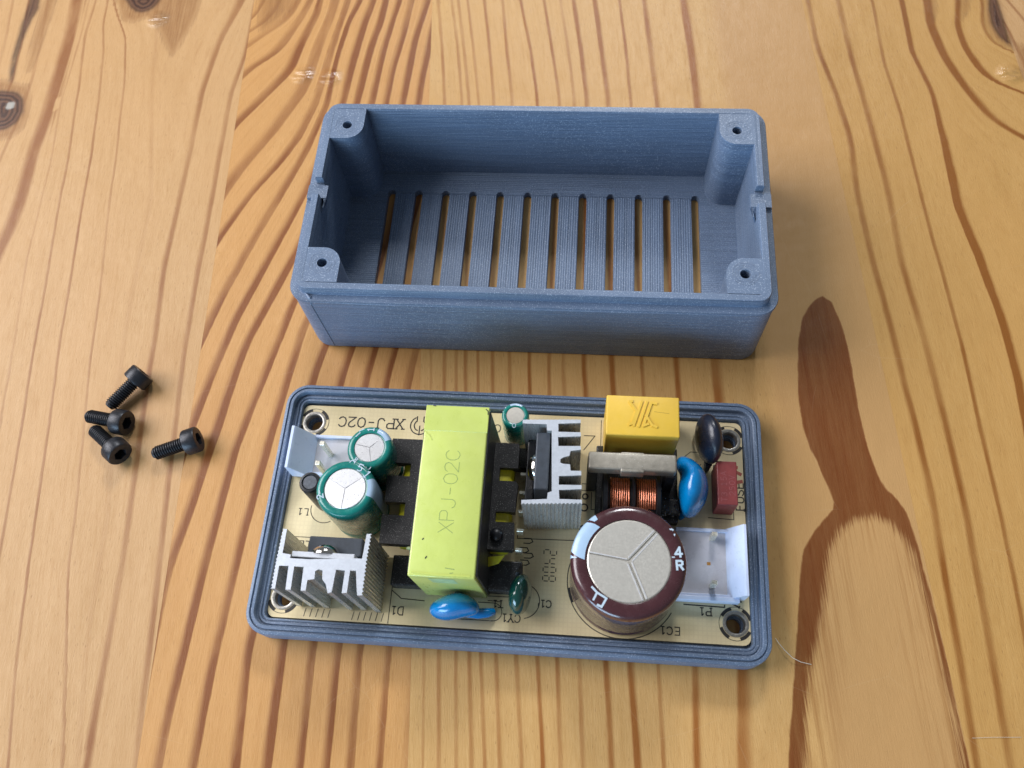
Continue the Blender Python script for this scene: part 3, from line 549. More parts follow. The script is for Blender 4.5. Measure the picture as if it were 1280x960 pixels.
# corner bosses
for sx in (-1, 1):
    for sy_ in (1, -1):
        hx, hy = 48.35, 20.45
        P = [(52.3, 25.6), (44.15, 25.6)]+[(hx+4.2*math.cos(a), hy+4.2*math.sin(a)) for a in np.linspace(math.pi, 1.5*math.pi, 10)]+[(52.3, 16.25)]
        P = [(x*sx, y*sy_) for x, y in P]
        H = [(sx*hx+1.2*math.cos(a), sy_*hy+1.2*math.sin(a)) for a in np.linspace(0, 2*math.pi, 20, endpoint=False)]
        v, f = g_plate(P, [H], 1.9, 26.12)
        b_ = link_mesh('screw_boss', v, f, M['print'], box, smooth=True)
        # swirls of bead around the hole, left by the print head
        rings = []
        for k in range(3):
            rr = 1.75+.62*k+random.uniform(-.08, .08)
            rings.append([(sx*hx+rr*math.cos(a)*(1+.04*math.sin(5*a+k)), sy_*hy+rr*math.sin(a)) for a in np.linspace(0.3*k, 0.3*k+5.9, 34)])
        v, f = g_strokes(rings, .26, 26.12, .03); link_mesh('bead_swirl', v, f, M['print_top'], b_)
# slotted floor
SLX = [-41.0+7.503*i for i in range(12)]; SLH = 1.04; SY = 18.0
hole = []
for i, x in enumerate(SLX):                                   # far edge, left to right
    if i: hole.append((x-SLH, SY))
    else: hole.append((x-SLH, SY))
    hole += [(x+SLH*math.cos(a), SY+SLH*math.sin(a)) for a in np.linspace(math.pi, 0, 8)[1:-1]]
    hole.append((x+SLH, SY))
for i, x in enumerate(reversed(SLX)):
    hole.append((x+SLH, -SY))
    hole += [(x+SLH*math.cos(a), -SY-SLH*math.sin(a)) for a in np.linspace(0, math.pi, 8)[1:-1]]
    hole.append((x-SLH, -SY))
v, f = g_plate([(-52.1, -25.5), (52.1, -25.5), (52.1, 25.5), (-52.1, 25.5)], [hole], .03, 2.0)
fl_ = link_mesh('floor', v, f, M['print_floor'], box)
for i in range(11):
    xa, xb = SLX[i]+SLH, SLX[i+1]-SLH
    v, f = g_box(xa, xb, -SY+.01, SY-.01, .03, 1.97, .10, 1)
    link_mesh('slat', v, f, M['print_lines'], box)
# arched bead lines round the slot ends
arcs = []
for x in SLX:
    for k in range(4):
        rr = 1.5+.55*k
        arcs.append([(x+rr*math.cos(a), 18.2+rr*1.25*math.sin(a)) for a in np.linspace(.15, 1.75, 9)])
v, f = g_strokes(arcs, .2, 2.0, .035); link_mesh('bead_arc', v, f, M['print_lines'], box, kind='stuff')
zz = []
for sx in (-1, 1):
    for k in range(44):
        y = -21+k*.95; x = sx*46.8
        zz.append([(x-1.8, y), (x, y+.55), (x+1.8, y)])
v, f = g_strokes(zz, .22, 2.0, .03); link_mesh('bead_zigzag', v, f, M['print_lines'], box, kind='stuff')
# cable rest in each end wall
for sx in (-1, 1):
    v = []
    for y in (-.85, 2.9):
        v += [(sx*50.9, y, 24.35), (sx*55.75, y, 24.35), (sx*55.75, y, 22.9), (sx*52.2, y, 20.2 if y < 0 else 21.0), (sx*50.9, y, 23.3)]
    f = [(0, 1, 2, 3, 4), (9, 8, 7, 6, 5)]+[(i, (i+1) % 5, 5+(i+1) % 5, 5+i) for i in range(5)]
    rest = link_mesh('cable_rest', v, f, M['print'], box)
    v2 = [(sx*50.9, -.85, 24.2), (sx*51.6, -.85, 24.2), (sx*51.9, -.85, 20.5), (sx*51.9, -4.0, 22.5), (sx*51.2, -3.4, 24.0)]
    link_mesh('gusset', v2+[(q[0]+sx*.35, q[1], q[2]) for q in v2], [(0, 1, 2, 3, 4), (9, 8, 7, 6, 5)]+[(i, (i+1) % 5, 5+(i+1) % 5, 5+i) for i in range(5)], M['print'], box)
# stray bead lines along the lip at the front
v, f = g_tube([(-50.2, -29.2, 22.95), (-30, -29.52, 23.0), (-12, -29.40, 22.9), (20, -29.50, 23.05), (49, -29.35, 23.0)], .16, 6)
link_mesh('stray_bead', v, f, M['print'], box)
v, f = g_tube([(-51.9, -27.0, 23.6), (-50.6, -28.4, 23.4), (-50.4, -29.5, 22.4)], [.35, .5, .2], 8); link_mesh('print_seam', v, f, M['print'], box, smooth=True)
v, f = g_tube([(-50.2, -29.12, 1.0), (-50.5, -29.14, 12), (-50.8, -29.10, 22.6)], .13, 6); link_mesh('print_seam', v, f, M['print'], box, smooth=True)

# ---------------------------------------------------------------- lower case half (shallow tray)
tray = thing('plastic_tray', 'shallow blue-grey 3D printed tray lying in front, holding the circuit board', 'plastic tray', (0, 0, 0), math.radians(-.169))
def T3(off, z):
    hd = HD-off
    return [(x, y, z) for x, y in rrect(HW-off, hd, max(5.2-off, 1.2), n=8)]
tl = [(.6, 0), (.15, .35), (.05, .8), (.1, 2.0), (.0, 2.1), (.0, 6.2), (.12, 6.55), (.35, 6.68), (.78, 6.68), (.9, 6.3), (1.08, 6.3), (1.2, 6.74), (1.75, 6.72), (1.95, 6.5), (2.05, 5.1), (2.4, 5.0), (2.5, 5.4),
      (2.9, 5.4), (3.02, 5.0), (3.2, 5.0), (3.3, 5.25), (3.65, 5.2), (3.8, 4.8), (3.8, 1.55)]
loops = [T3(a, z) for a, z in tl]
v, f = g_loft(loops); link_mesh('rim', v, f, M['print'], tray, smooth=True)
HX, HY = 49.0, 20.75
def circ(x, y, r, n=24): return [(x+r*math.cos(a), y+r*math.sin(a)) for a in np.linspace(0, 2*math.pi, n, endpoint=False)]
fl = [(x, y) for x, y in rrect(55.45, HD-.55, 4.6, n=6)]
v, f = g_plate(fl, [circ(sx*HX, sy_*HY, 1.7) for sx in (1, -1) for sy_ in (1, -1)], .02, 1.6)
link_mesh('floor', v, f, M['print_top'], tray)
for sx in (1, -1):
    for sy_ in (1, -1):
        v, f = g_plate(circ(sx*HX, sy_*HY, 3.2), [circ(sx*HX, sy_*HY, 1.95)], 1.58, 2.5)
        link_mesh('standoff', v, f, M['print'], tray, smooth=True)

# ---------------------------------------------------------------- circuit board with soldered parts
PZ = 4.2
board = thing('circuit_board', 'cream power supply circuit board crowded with capacitors, transformer and heatsinks, seated in the lid', 'circuit board', (0, 0, 2.6), math.radians(-.0))
Ctx.O = Vector((0, 0, 2.6))
def part(name, vf, mat, parent=board, **k): return link_mesh(name, vf[0], vf[1], mat, parent, **k)
def solid(name, v, f, mat, parent=board, **k): return link_mesh(name, v, f, mat, parent, **k)
outl = rrect(52.05, 25.15, 1.6, n=5)
sub = part('substrate', g_plate(outl, [circ(sx*HX, sy_*HY, 2.25) for sx in (1, -1) for sy_ in (1, -1)], 2.6, PZ), M['board'])
for sx in (1, -1):
    for sy_ in (1, -1):
        x, y = sx*HX, sy_*HY
        e_ = part('eyelet', g_lathe([(2.2, 2.55), (2.2, 4.2), (2.75, 4.22), (2.75, 4.30), (2.35, 4.36), (2.1, 4.3), (1.95, 4.1), (1.93, 2.6), (2.15, 2.55)], x, y, 40), M['eyelet'], smooth=True)
        segs = []
        for a in (20, 110, 200, 290): segs.append(arc(x, y, 3.22, a, a+38, 8))
        mb = MB(); mb.add(*g_strokes(segs, .7, PZ+.01, .03)); mb.add(*g_strokes([arc(x, y, 3.5, 0, 360, 40)], .1, PZ+.03, .02))
        mb.build('printed_ring', M['silk'], e_)
# printed legends on the board
def ink(polys, w=.22, z=PZ+.012, par=sub): return part('printed_legend', g_strokes(polys, w, z, .02), M['silk'], par)
ink(letters('XPJ-02C', 2.5, (-27.4, 22.5), 180, .93, True), .3)
ink([arc(-23.4, 21.1, 2.25, 120, 400, 26), arc(-23.4, 21.1, 1.35, 130, 250, 12), arc(-23.4, 21.1, 1.35, 290, 410, 12), [(-23.4, 21.0), (-23.4, 18.7)], [(-24.2, 22.2), (-24.2, 23.4)], [(-22.6, 22.2), (-22.6, 23.4)]], .26)
ink(letters('P2', 1.6, (-39.6, 16.9), 180, .9, True), .2)
ink(letters('L1', 1.5, (-46.9, -.6), 180, .9, True), .2)
ink(letters('LE', 1.4, (-45.4, -8.1), 180, .9, True), .2)
ink([[(-49.5, -7.2), (-44.2, -7.2), (-44.2, -10)]], .15)
ink(letters('D1', 1.7, (-22.2, -21.4), 180, .9, True), .22)
ink(letters('T1', 1.5, (-.5, -18.8), 180, .9, True), .22)
ink(letters('CY1', 1.6, (3.3, -21.6), 180, .9, True), .22)
ink(letters('C1', 1.5, (9.8, -18.2), 180, .9, True), .22)
ink(letters('P1', 1.6, (43.9, -17.8), 180, .9, True), .22)
ink(letters('EC1', 1.6, (37.2, -22.2), 180, .95, True), .22)
ink(letters('FUSE', 1.8, (52.0-.1, 4.2), 90, .95, True), .25)
ink(letters('N', 1.9, (48.6, -15.4), -112, .9, True), .25)
ink(letters('+', 1.1, (-51.2, 7.9), 0), .2)
ink(letters('IC', 1.9, (-2.4, 22.2), 180, .9), .2)
ink([[(15.7, 20.4), (18.2, 20.4), (15.7, 16.8)]], .18)
ink([[(43.0, 17.5), (40.3, 17.5), (39.0, 16.4), (39.0, 12.5)], [(41.5, 15.2), (40.4, 15.2), (40.4, 12.6)], [(40.4, 12.6), (42.6, 14.6)]], .15)
ink([[(15.6, 8.6), (18.4, 8.6)], [(15.6, 7.0), (18.4, 7.0)], [(17.8, 6.6), (17.8, 2.6), (20, 2.6)]], .15)
ink([arc(16.2, 3.0, .8, 0, 360, 14), arc(16.2, -2.0, .8, 0, 360, 14), arc(16.4, 5.6, .6, 0, 360, 12)], .3)
ink([arc(25.1, -13.3, 12.0, 150, 330, 50)], .2)
ink([arc(25.1, -13.3, 11.75, 190, 204, 8)], .5)
ink([arc(-43.0, -.4, 3.3, 170, 300, 16)], .16)
ink([[(1.6, -4.9), (15.2, -4.7), (15.2, -3)], [(1.6, -4.9), (1.6, -3.6)]], .16)
ink([[(-25.2, -25), (-25.2, -12)], [(-25.2, -17.9), (-22.9, -19.6), (-17.8, -19.8)]], .16)
ink([arc(-2.6, -21.3, 1.9, -90, 90, 14), [(-11, -23.2), (-2.6, -23.2)], [(-6, -19.4), (-2.6, -19.4)]], .14)
ink([arc(3.6, -18.6, 3.7, -80, 60, 16), [(7.1, -18.9), (7.1, -19.6)]], .18)
ink([[(-4.2, -17.95), (2.4, -17.95)], [(-3.9, -18.9), (-1.2, -19.05)]], .14)
ink([[(19.6, 24.4), (19.6, 18)]], .14)
ink([[(43.9, 2.1), (49.5, 1.9), (49.5, 4)]], .16)
ink([[(38.2, -17.3), (46.8, -17.45), (46.8, -17.0)]], .25)
for a in range(5): ink([[(-43.9+a*1.35, -24.6), (-43.6+a*1.35, -22.9)]], .14)
for a in range(6): ink([[(-33.2+a*1.3, -24.7), (-32.9+a*1.3, -23.0)]], .14)
for k in range(6): ink([[(4.0, -8.9+k*.9), (4.8+.5*(k % 2), -8.6+k*.9), (5.1, -9.2+k*.9)]], .25) if False else None
for k, (x, y) in enumerate(((4.1, -4.8), (3.3, -6.9), (4.4, -8.1), (3.6, -9.7))):
    ink([[(x-1, y), (x+.6, y), (x+1, y-.7), (x+.3, y-1.1), (x-1, y-1.1)]], .22)
# dashed date code 2408 (seven segment, read from the far side down)
def seg7(d, x, y):
    """glyph turned clockwise: its top points to +x; height 2.9, advance down -y"""
    SG = {'2': 'abged', '4': 'fgbc', '0': 'abcdef', '8': 'abcdefg'}[d]
    a0 = .35; w = 1.15; h = 1.4
    L_ = {'a': ((.15, 2*h), (w-.15, 2*h)), 'b': ((w, 2*h-.2), (w, h+.2)), 'c': ((w, h-.2), (w, .2)), 'd': ((.15, 0), (w-.15, 0)), 'e': ((0, h-.2), (0, .2)), 'f': ((0, 2*h-.2), (0, h+.2)), 'g': ((.15, h), (w-.15, h))}
    out = []
    for s_ in SG:
        (p, q) = L_[s_]
        out.append([(x+p[1], y-p[0]), (x+q[1], y-q[0])])
    return [[(a[0]*1, a[1]) for a in pl] for pl in out]
dc = []
for i, ch in enumerate('2408'): dc += seg7(ch, 7.7, -7.1-i*1.92)
part('date_code', g_strokes([[(p[0]+(q[0]-p[0])*.12, p[1]+(q[1]-p[1])*.12), (q[0]-(q[0]-p[0])*.12, q[1]-(q[1]-p[1])*.12)] for p, q in dc], .2, PZ+.012, .02), M['silk'], sub)
# solder dots here and there
# red smear beside the fuse
mat_sm = basic('red_ink_smear', (.50, .12, .08), .5, 0, .3, 1)
part('ink_smear', g_strokes([[(50.3, 13.2), (51.4, 12.6)], [(50.2, 10.6), (51.6, 10.9)], [(49.0, 14.4), (50.6, 14.2)]], .8, PZ+.008, .01), mat_sm, sub)

# ---- electrolytic capacitors
def sectors(cx, cy_, r, z, angs, mat, par, tilt=.0, gap=.12, wedge=0.0):
    angs = sorted(angs)
    for k in range(len(angs)):
        a0, a1 = angs[k], angs[(k+1) % len(angs)]
        if a1 <= a0: a1 += 360
        n = 14; mid_ = math.radians((a0+a1)/2)
        ox, oy = gap*math.cos(mid_)*1.2, gap*math.sin(mid_)*1.2
        pts = [(cx+ox, cy_+oy)]+[(cx+(r-.02)*math.cos(math.radians(a0+(a1-a0)*i/n))*.985+ox*.4, cy_+(r-.02)*math.sin(math.radians(a0+(a1-a0)*i/n))*.985+oy*.4) for i in range(n+1)]
        tx = random.uniform(-tilt, tilt); ty = random.uniform(-tilt, tilt)
        zt = [z+tx*(p[0]-cx)+ty*(p[1]-cy_)-wedge*math.hypot(p[0]-cx, p[1]-cy_) for p in pts]
        m_ = len(pts)
        ins = [(p[0]+(cx+ox*3-p[0])*.03, p[1]+(cy_+oy*3-p[1])*.03) for p in pts]
        v = [(p[0], p[1], q-.12) for p, q in zip(pts, zt)]+[(p[0], p[1], q) for p, q in zip(ins, zt)]
        f = [(i, (i+1) % m_, m_+(i+1) % m_, m_+i) for i in range(m_)]+[tuple(range(m_, 2*m_))]
        solid('vent_sector', v, f, mat, par)
def cap(label, cx, cy_, r, zt, rin, sleeve, stripe_ang, stripe_w, vent, tilt, marks=(), crimp=True):
    sh = .30*(r-rin)
    prof = [(r*.93, PZ+.25), (r, PZ+.6), (r, PZ+2.4)]+([(r-.28, PZ+2.9), (r-.28, PZ+3.3), (r, PZ+3.8)] if crimp else [])+\
        [(r+.02, zt-2.4), (r, zt-1.2), (r-sh*.35, zt-.45), (r-sh*1.0, zt-.12), (r-sh*1.8, zt), (rin+.25, zt-.02), (rin, zt-.10), (rin-.02, zt-.6), (rin-.3, zt-.9), (0.01, zt-.9)]
    c = part('capacitor', g_lathe(prof, cx, cy_, 72), sleeve, smooth=True, label=label)
    at_ = M['alu_big'] if r > 10 or not vent else M['alu_top']
    part('can_top', g_lathe([(rin-.05, zt-.75), (rin-.05, zt-.42), (.01, zt-.40)], cx, cy_, 48), at_, c)
    if vent: sectors(cx, cy_, rin-.06, zt-.16, vent, at_, c, tilt, .2 if r > 10 else .08)
    else: part('can_face', g_lathe([(rin-.06, zt-.45), (rin-.1, zt-.15), (.01, zt-.13)], cx, cy_, 48), at_, c)
    if stripe_w:
        a0 = math.radians(stripe_ang-stripe_w/2); a1 = math.radians(stripe_ang+stripe_w/2)
        sp_ = [(q[0]+.035, q[1]+.012) for q in prof[2:] if q[0] > rin+.05]
        sp_[-1] = (sp_[-1][0], zt+.02)
        part('polarity_stripe', g_lathe(sp_, cx, cy_, 12, a0, a1), M['stripe'], c, smooth=True)
    for ch, rad, ang, hgt, face, w in marks:
        a = math.radians(ang); px, py = cx+rad*math.cos(a), cy_+rad*math.sin(a)
        fa = math.radians(face); ww = .35*hgt
        ox = px-ww*math.cos(fa)+.5*hgt*math.sin(fa); oy = py-ww*math.sin(fa)-.5*hgt*math.cos(fa)
        sl = .0 if rad < r-sh*1.6 else -.18
        part('printed_mark', g_strokes(letters(ch, hgt, (ox, oy), face), w, zt+.02+sl, .05), M['white'], c)
    return c
big = cap('large brown capacitor', 25.05, -13.2, 11.45, 24.0, 8.35, M['brown'], 157, 0, (49, 172, 293), .004,
    (('R', 9.9, -2, 1.7, 4, .42), ('4', 9.9, 13, 1.9, 6, .4), ('-', 8.75, 8, .9, 0, .24), ('C', 10.3, 36, 1.5, 20, .3)))
part('printed_mark', g_strokes(UFMARK, .42, 23.93, .07), M['white'], big)
for a_, offs in ((49, (-.5, .5)), (172, (-.28,)), (293, (-.45, .45))):
    for of in offs:
        ca, sa = math.cos(math.radians(a_)), math.sin(math.radians(a_))
        part('vent_crease', g_strokes([[(25.05+.5*ca-of*sa, -13.2+.5*sa+of*ca), (25.05+7.9*ca-of*sa, -13.2+7.9*sa+of*ca)]], .24, 23.86, .05), M['alu_top'], big)
# its stripe, with the brown chevron left between pale pieces
def ring_patch(cx, cy_, cells, prof, par, mat):
    v = []; f = []
    for (a0, a1, s0, s1, e0, e1) in cells:
        pass
prof_b = [(11.49, 21.6), (11.47, 22.82), (11.20, 23.57), (10.55, 23.91), (9.8, 24.03), (8.65, 24.02)]
def pr(sv):
    k = sv*(len(prof_b)-1); i = min(int(k), len(prof_b)-2); t = k-i
    return (prof_b[i][0]*(1-t)+prof_b[i+1][0]*t, prof_b[i][1]*(1-t)+prof_b[i+1][1]*t)
def wrap(poly, n=10):
    """poly: list of rows (s, a_start, a_end) on the shoulder"""
    v = []; f = []; m_ = n+1
    for s_, a0, a1 in poly:
        r_, z_ = pr(s_)
        for i in range(m_):
            a = math.radians(a0+(a1-a0)*i/n); v.append((25.05+(r_+.02)*math.cos(a), -13.2+(r_+.02)*math.sin(a), z_+.02))
    for k in range(len(poly)-1):
        for i in range(n): f.append((k*m_+i, k*m_+i+1, (k+1)*m_+i+1, (k+1)*m_+i))
    return v, f
SR = [i/10 for i in range(11)]
def chev(s_): return 5.5*abs(1-abs(s_-.25)*1.3)
part('polarity_stripe', wrap([(s_, 142-4*s_+chev(s_)-6, 170+6*s_-chev(s_)*.9+6) for s_ in SR]), M['stripe'], big, smooth=True)
part('polarity_stripe', wrap([(s_, 126+3*s_, max(127+3*s_, 139-9*s_)) for s_ in SR[:8]]), M['stripe'], big, smooth=True)
part('polarity_stripe', wrap([(s_, min(171+9*s_+3, 179), 180) for s_ in SR[:8]]), M['stripe'], big, smooth=True)
cap('medium green capacitor nearest the left heatsink', -34.15, -.7, 6.3, 22.0, 4.55, M['green'], 4, 40, (38, 152, 268), .035,
    (('0', 5.55, 83, 1.5, -8, .2), ('5', 5.35, 60, 1.5, -20, .22), ('1', 5.4, 36, 1.6, -45, .22), ('2', 5.4, 203, 1.3, 110, .22), ('-', 5.4, 192, 1.3, 110, .22)))
cap('smaller green capacitor behind the medium one', -30.75, 9.35, 5.0, 20.0, 3.35, M['green'], 48, 46, (45, 168, 282), .05,
    (('1', 4.2, 93, 1.4, 90, .22), ('3', 4.25, 120, 1.3, 120, .22), ('I', 4.2, 136, 1.2, 140, .22), ('0', 4.25, 247, 1.4, 160, .22), ('8', 3.9, 230, .9, 150, .18), ('0', 4.3, 275, 1.4, 185, .22)))
cap('tiny green capacitor in front of the lid edge', .05, 20.0, 3.1, 16.0, 2.05, M['green'], 88, 62, None, 0,
    (('1', 2.6, 140, .8, 60, .16), ('I', 2.6, 160, .8, 90, .16), ('0', 2.55, 268, 1.0, 180, .16)), False)

# ---- transformer
def lean(vf, x0=0, z0=24.2, k=-.052):
    v, f = vf; return [(x+(z-z0)*k, y, z) for x, y, z in v], f
tr = part('transformer', lean(g_box(-18.45, -4.95, -18.62, 18.05, 4.9, 24.2, .35, 3)), M['tape'], smooth=True, label='transformer wrapped in yellow-green tape')
part('ferrite_core', lean(g_box(-18.62, -4.55, -17.9, 17.3, 4.9, 23.8, .2)), M['ferrite'], tr)
part('engraved_marking', g_strokes(letters('XPJ-02C', 3.0, (-10.25, -9.6), 90, .86), .13, 24.2, .02), M['engrave'], tr)
part('tape_seam', lean(g_box(-18.5, -4.9, 12.2, 18.1, 22.5, 24.26, .1, 1)), M['tape'], tr)
part('tape_crease', g_strokes([[(-18.2, 12.0), (-17.2, 11.2), (-16.6, 10.2)], [(-6.3, 17.9), (-5.4, 17.0), (-5.2, 15.8)], [(-17.9, 17.4), (-16.4, 17.85)], [(-17.6, -17.9), (-12.0, -18.2), (-6.0, -18.1)]], .22, 24.2, .07), M['tape'], tr, kind='stuff')
part('tape_nick', g_strokes([[(-5.6, 17.6), (-5.15, 17.2), (-5.1, 16.4)], [(-17.0, 18.0), (-16.5, 17.9)], [(-16.2, -11.2), (-16.0, -11.0)], [(-15.2, -15.0), (-15.0, -14.6)]], .2, 24.27, .02), M['ferrite'], tr, kind='stuff')
part('pen_mark', g_strokes([[(-11.0, -16.7), (-9.2, -16.9)], [(-10.0, -17.7), (-9.4, -17.6)]], .18, 24.2, .02), M['engrave'], tr)
part('tape_smudge', lean(([(-14.6, -18.66, 22.9), (-9.4, -18.66, 23.1), (-9.0, -18.66, 19.0), (-14.2, -18.66, 19.2)], [(0, 1, 2, 3)])), basic('bluish_tape_residue', (.42, .60, .30), .35, 0, .25, .3), tr)
lp = [(-17, 13.9), (-27.2, 13.9), (-27.2, 8.2), (-22.4, 8.2), (-22.4, 5.2), (-27.4, 5.2), (-27.2, -.8), (-22.6, -.8), (-22.6, -3.7), (-27.4, -3.7), (-27.2, -10), (-17, -10)]
part('bobbin_flange', g_plate(lp, [], 11.6, 14), M['bakelite'], tr)
part('flange_edge', g_box(-27.35, -25.4, 8.3, 13.8, 12.2, 13.75, .1), M['bakelite'], tr)
rp = [(-7, 14), (1.1, 14), (1.4, 13.4), (1.4, 8.2), (-2.6, 8.2), (-2.6, 5.2), (1.0, 5.2), (1.6, 4.5), (1.3, -1.7), (-2.8, -1.7), (-2.8, -4.0), (1.3, -4.0), (1.6, -9.6), (1.2, -10), (-7, -10)]
part('bobbin_flange', g_plate(rp, [], 11.6, 14), M['bakelite'], tr)
part('winding', g_box(-24.3, .45, -9.6, 13.0, 6.5, 12.6, 1.2, 3), M['winding'], tr, smooth=True)
part('tape_tail', ([(-4.6, -11.2, 11.5), (-.3, -10.6, 11.8), (-1.6, -12.3, 11.0), (-4.4, -13.2, 10.4)], [(0, 1, 2, 3)]), M['winding'], tr)
part('knob', g_ell((-2.2, -6.9, 14.5), (1.45, 1.45, 1.3)), M['black'], tr, smooth=True)
part('bobbin_base', g_box(-25.0, 3.3, -17.5, -10.9, 4.3, 8.0, .3), M['bakelite'], tr)
part('bobbin_base', g_box(-25.0, 3.0, 10.5, 15.4, 4.3, 7.6, .3), M['bakelite'], tr)
mb = MB()
for k in range(5): mb.add(*g_box(1.6, 3.1, -8.9+4.3*k, -8.2+4.3*k, 5.6, 9.0, .1, 1))
mb.build('bobbin_pins', M['tin'], tr)
part('flux_drop', g_ell((-20.3, -10.4, 12.6), (1.2, .5, .7)), basic('pale_green_wax', (.5, .6, .3), .3), tr, smooth=True)

# ---- heatsinks: extruded profile standing upright, with fine ribs on the outer flanges
def ribbed(poly, i0, i1, n, amp):
    out = []
    for k, p in enumerate(poly):
        out.append(p)
        if k in i0:
            q = poly[(k+1) % len(poly)]; j = i0.index(k); N_ = n[j]
            t = Vector((q[0]-p[0], q[1]-p[1])); nr = Vector((t.y, -t.x)).normalized()*amp[j]
            for m_ in range(1, N_*4):
                s_ = m_/(N_*4); b_ = abs(math.sin(math.pi*s_*N_))
                out.append((p[0]+t.x*s_-nr.x*b_, p[1]+t.y*s_-nr.y*b_))
    return out
def smooth_poly(P):
    return P
def heatsink(label, poly, z0, z1, parent=board):
    v, f = g_plate(poly, [], z0, z1)
    # top (sawn) face gets its own part so that it can be brighter sawn metal
    h = solid('heatsink', v, f, M['alu_dull'], parent, label=label)
    n = len(v)//2
    tf = [q for q in f if all(i < n for i in q)]
    solid('sawn_face', [(p[0], p[1], z1+.012) for p in v[:n]], tf, M['alu'], h)
    return h
HL = [(x, y) for x, y in HEATSINK_LEFT]
# ribs along right flange outer edge (between points 14->15->16) and left flange outer edge
HLr = ribbed(HL, [9, 10, 38, 39], None, [7, 9, 7, 9], [-.30, -.30, -.22, -.22])
h1 = heatsink('left aluminium heatsink with fins', HLr, 4.6, 24.0)
h2 = None
HR = [(x, y) for x, y in HEATSINK_RIGHT]
HRr = ribbed(HR, [0, 28], None, [14, 15], [-.10, -.30])
h2 = heatsink('right aluminium heatsink with fins', HRr, 4.6, 24.0)
# transistor on the left heatsink
part('transistor_body', g_box(-40.6, -29.3, -14.5, -10.6, 8.0, 19.8, .3), M['to'], h1)
part('transistor_tab', g_box(-42.8, -29.9, -15.75, -14.6, 9.0, 22.6, .1), M['alu'], h1)
def dome(c, r, axis, h):
    v, f = g_lathe([(.01, h), (r*.3, h*.97), (r*.6, h*.82), (r*.85, h*.5), (r, h*.1), (r, -.3)], 0, 0, 28)
    out = []
    for x, y, z in v:
        if axis == 'y': out.append((c[0]+x, c[1]+z, c[2]+y))
        else: out.append((c[0]-z, c[1]+y, c[2]+x))
    return out, f
part('screw_head', dome((-36.4, -14.5, 20.2), 3.1, 'y', 2.0), M['chrome'], h1, smooth=True)
part('transistor_body', g_box(5.4, 8.4, .9, 13.6, 8.0, 22.6, .3), M['to'], h2)
part('transistor_tab', g_box(8.5, 9.1, .8, 13.9, 8.0, 21.0, .1), M['black'], h2)
part('screw_head', dome((5.3, 6.8, 18.8), 3.0, 'x', 1.6), M['chrome'], h2, smooth=True)
part('insulator', g_box(3.2, 5.1, .9, 14.6, 5.0, 14.5, .3), M['black'], h2)

# ---- yellow film capacitor
fc = part('film_capacitor', g_box(20.1, 35.85, 14.75, 24.1, 4.6, 20, .3, 3), M['yellow'], smooth=True, label='yellow boxed film capacitor')
def lg(px, py): return (25.1+(px-330)/160*5.9, 22.6-(py-115)/165*5.7)
LGO = [[(330, 115), (372, 178), (345, 262), (330, 270)], [(402, 113), (355, 275)], [(432, 113), (384, 279)], [(458, 118), (412, 275)], [(425, 205), (462, 270), (488, 280)], [(412, 275), (440, 262)], [(458, 118), (488, 122)], [(330, 115), (345, 112)]]
part('embossed_emblem', g_strokes([[lg(*p) for p in pl] for pl in LGO], .5, 20.0, .22), M['yellow'], fc)
part('scratch', g_strokes([[(30.4, 20.5), (33.6, 20.2)]], .12, 20.0, .02), basic('scuff', (.45, .30, .04), .6), fc)

# ---- common mode choke
ch_ = part('choke', g_box(16.55, 35.15, 6.95, 10.85, 16.6, 20, .5, 3), M['ferrite_top'], smooth=True, label='wire wound choke with grey ferrite core')
part('core_bulge', g_box(23.4, 28.4, 6.55, 11.0, 16.6, 19.93, .3, 3), M['ferrite_top'], ch_, smooth=True)
part('core_leg', g_box(16.5, 18.7, 6.8, 10.9, 5, 16.9, .2), M['ferrite'], ch_); part('core_leg', g_box(33.2, 35.3, 6.8, 10.9, 5, 16.9, .2), M['ferrite'], ch_)  # near-black colour stands in for shadow on the core legs
part('bobbin_base', g_box(18.6, 36.9, -.2, 17.2, 4.3, 6.6, .25), M['bakelite'], ch_)
for xa, xb, rr in ((20.0, 21.2, 5.9), (26.35, 27.0, 5.9), (31.4, 32.4, 5.9)):
    v, f = g_lathe([(rr-.3, 0), (rr, .15), (rr, xb-xa-.15), (rr-.3, xb-xa)], 0, 0, 32, cap0=True, cap1=True)
    solid('bobbin_cheek', [(xa+z, 3.6+y, 9.8+x) for x, y, z in v], f, M['black'], ch_, smooth=True)
for xa, n in ((21.75, 9), (27.35, 9)):
    mb = MB()
    for k in range(n):
        x = xa+.48*k; rr = 4.75+random.uniform(-.08, .08)
        mb.add(*g_tube([(x+random.uniform(-.03, .03), 3.6+rr*math.cos(a), 9.8+rr*math.sin(a)) for a in np.linspace(.6, 2.25, 18)], .22, 8))
    mb.build('copper_winding', M['copper'], ch_, smooth=True, kind='stuff')
part('bobbin_barrel', (lambda vf: ([(21.0+z, 3.6+y, 9.8+x) for x, y, z in vf[0]], vf[1]))(g_lathe([(4.6, 0), (4.6, 10.6)], 0, 0, 24)), M['black'], ch_, smooth=True)  # black left bare below the arcs, standing in for shaded copper turns
for (x0_, x1_) in ((19.2, 20.0), (32.8, 37.2)):
    part('solder_terminal', g_box(x0_, x1_, 1.2, 4.6, 6.5, 8.6, .3), M['bakelite'], ch_)
mb = MB()
for k in range(26): mb.add(*g_ell((random.uniform(32.8, 37), random.uniform(.5, 4.8), 8.5+random.uniform(0, .5)), (.18, .22, .16), sub=1))
mb.build('solder_blob', M['chrome'], ch_, kind='stuff')

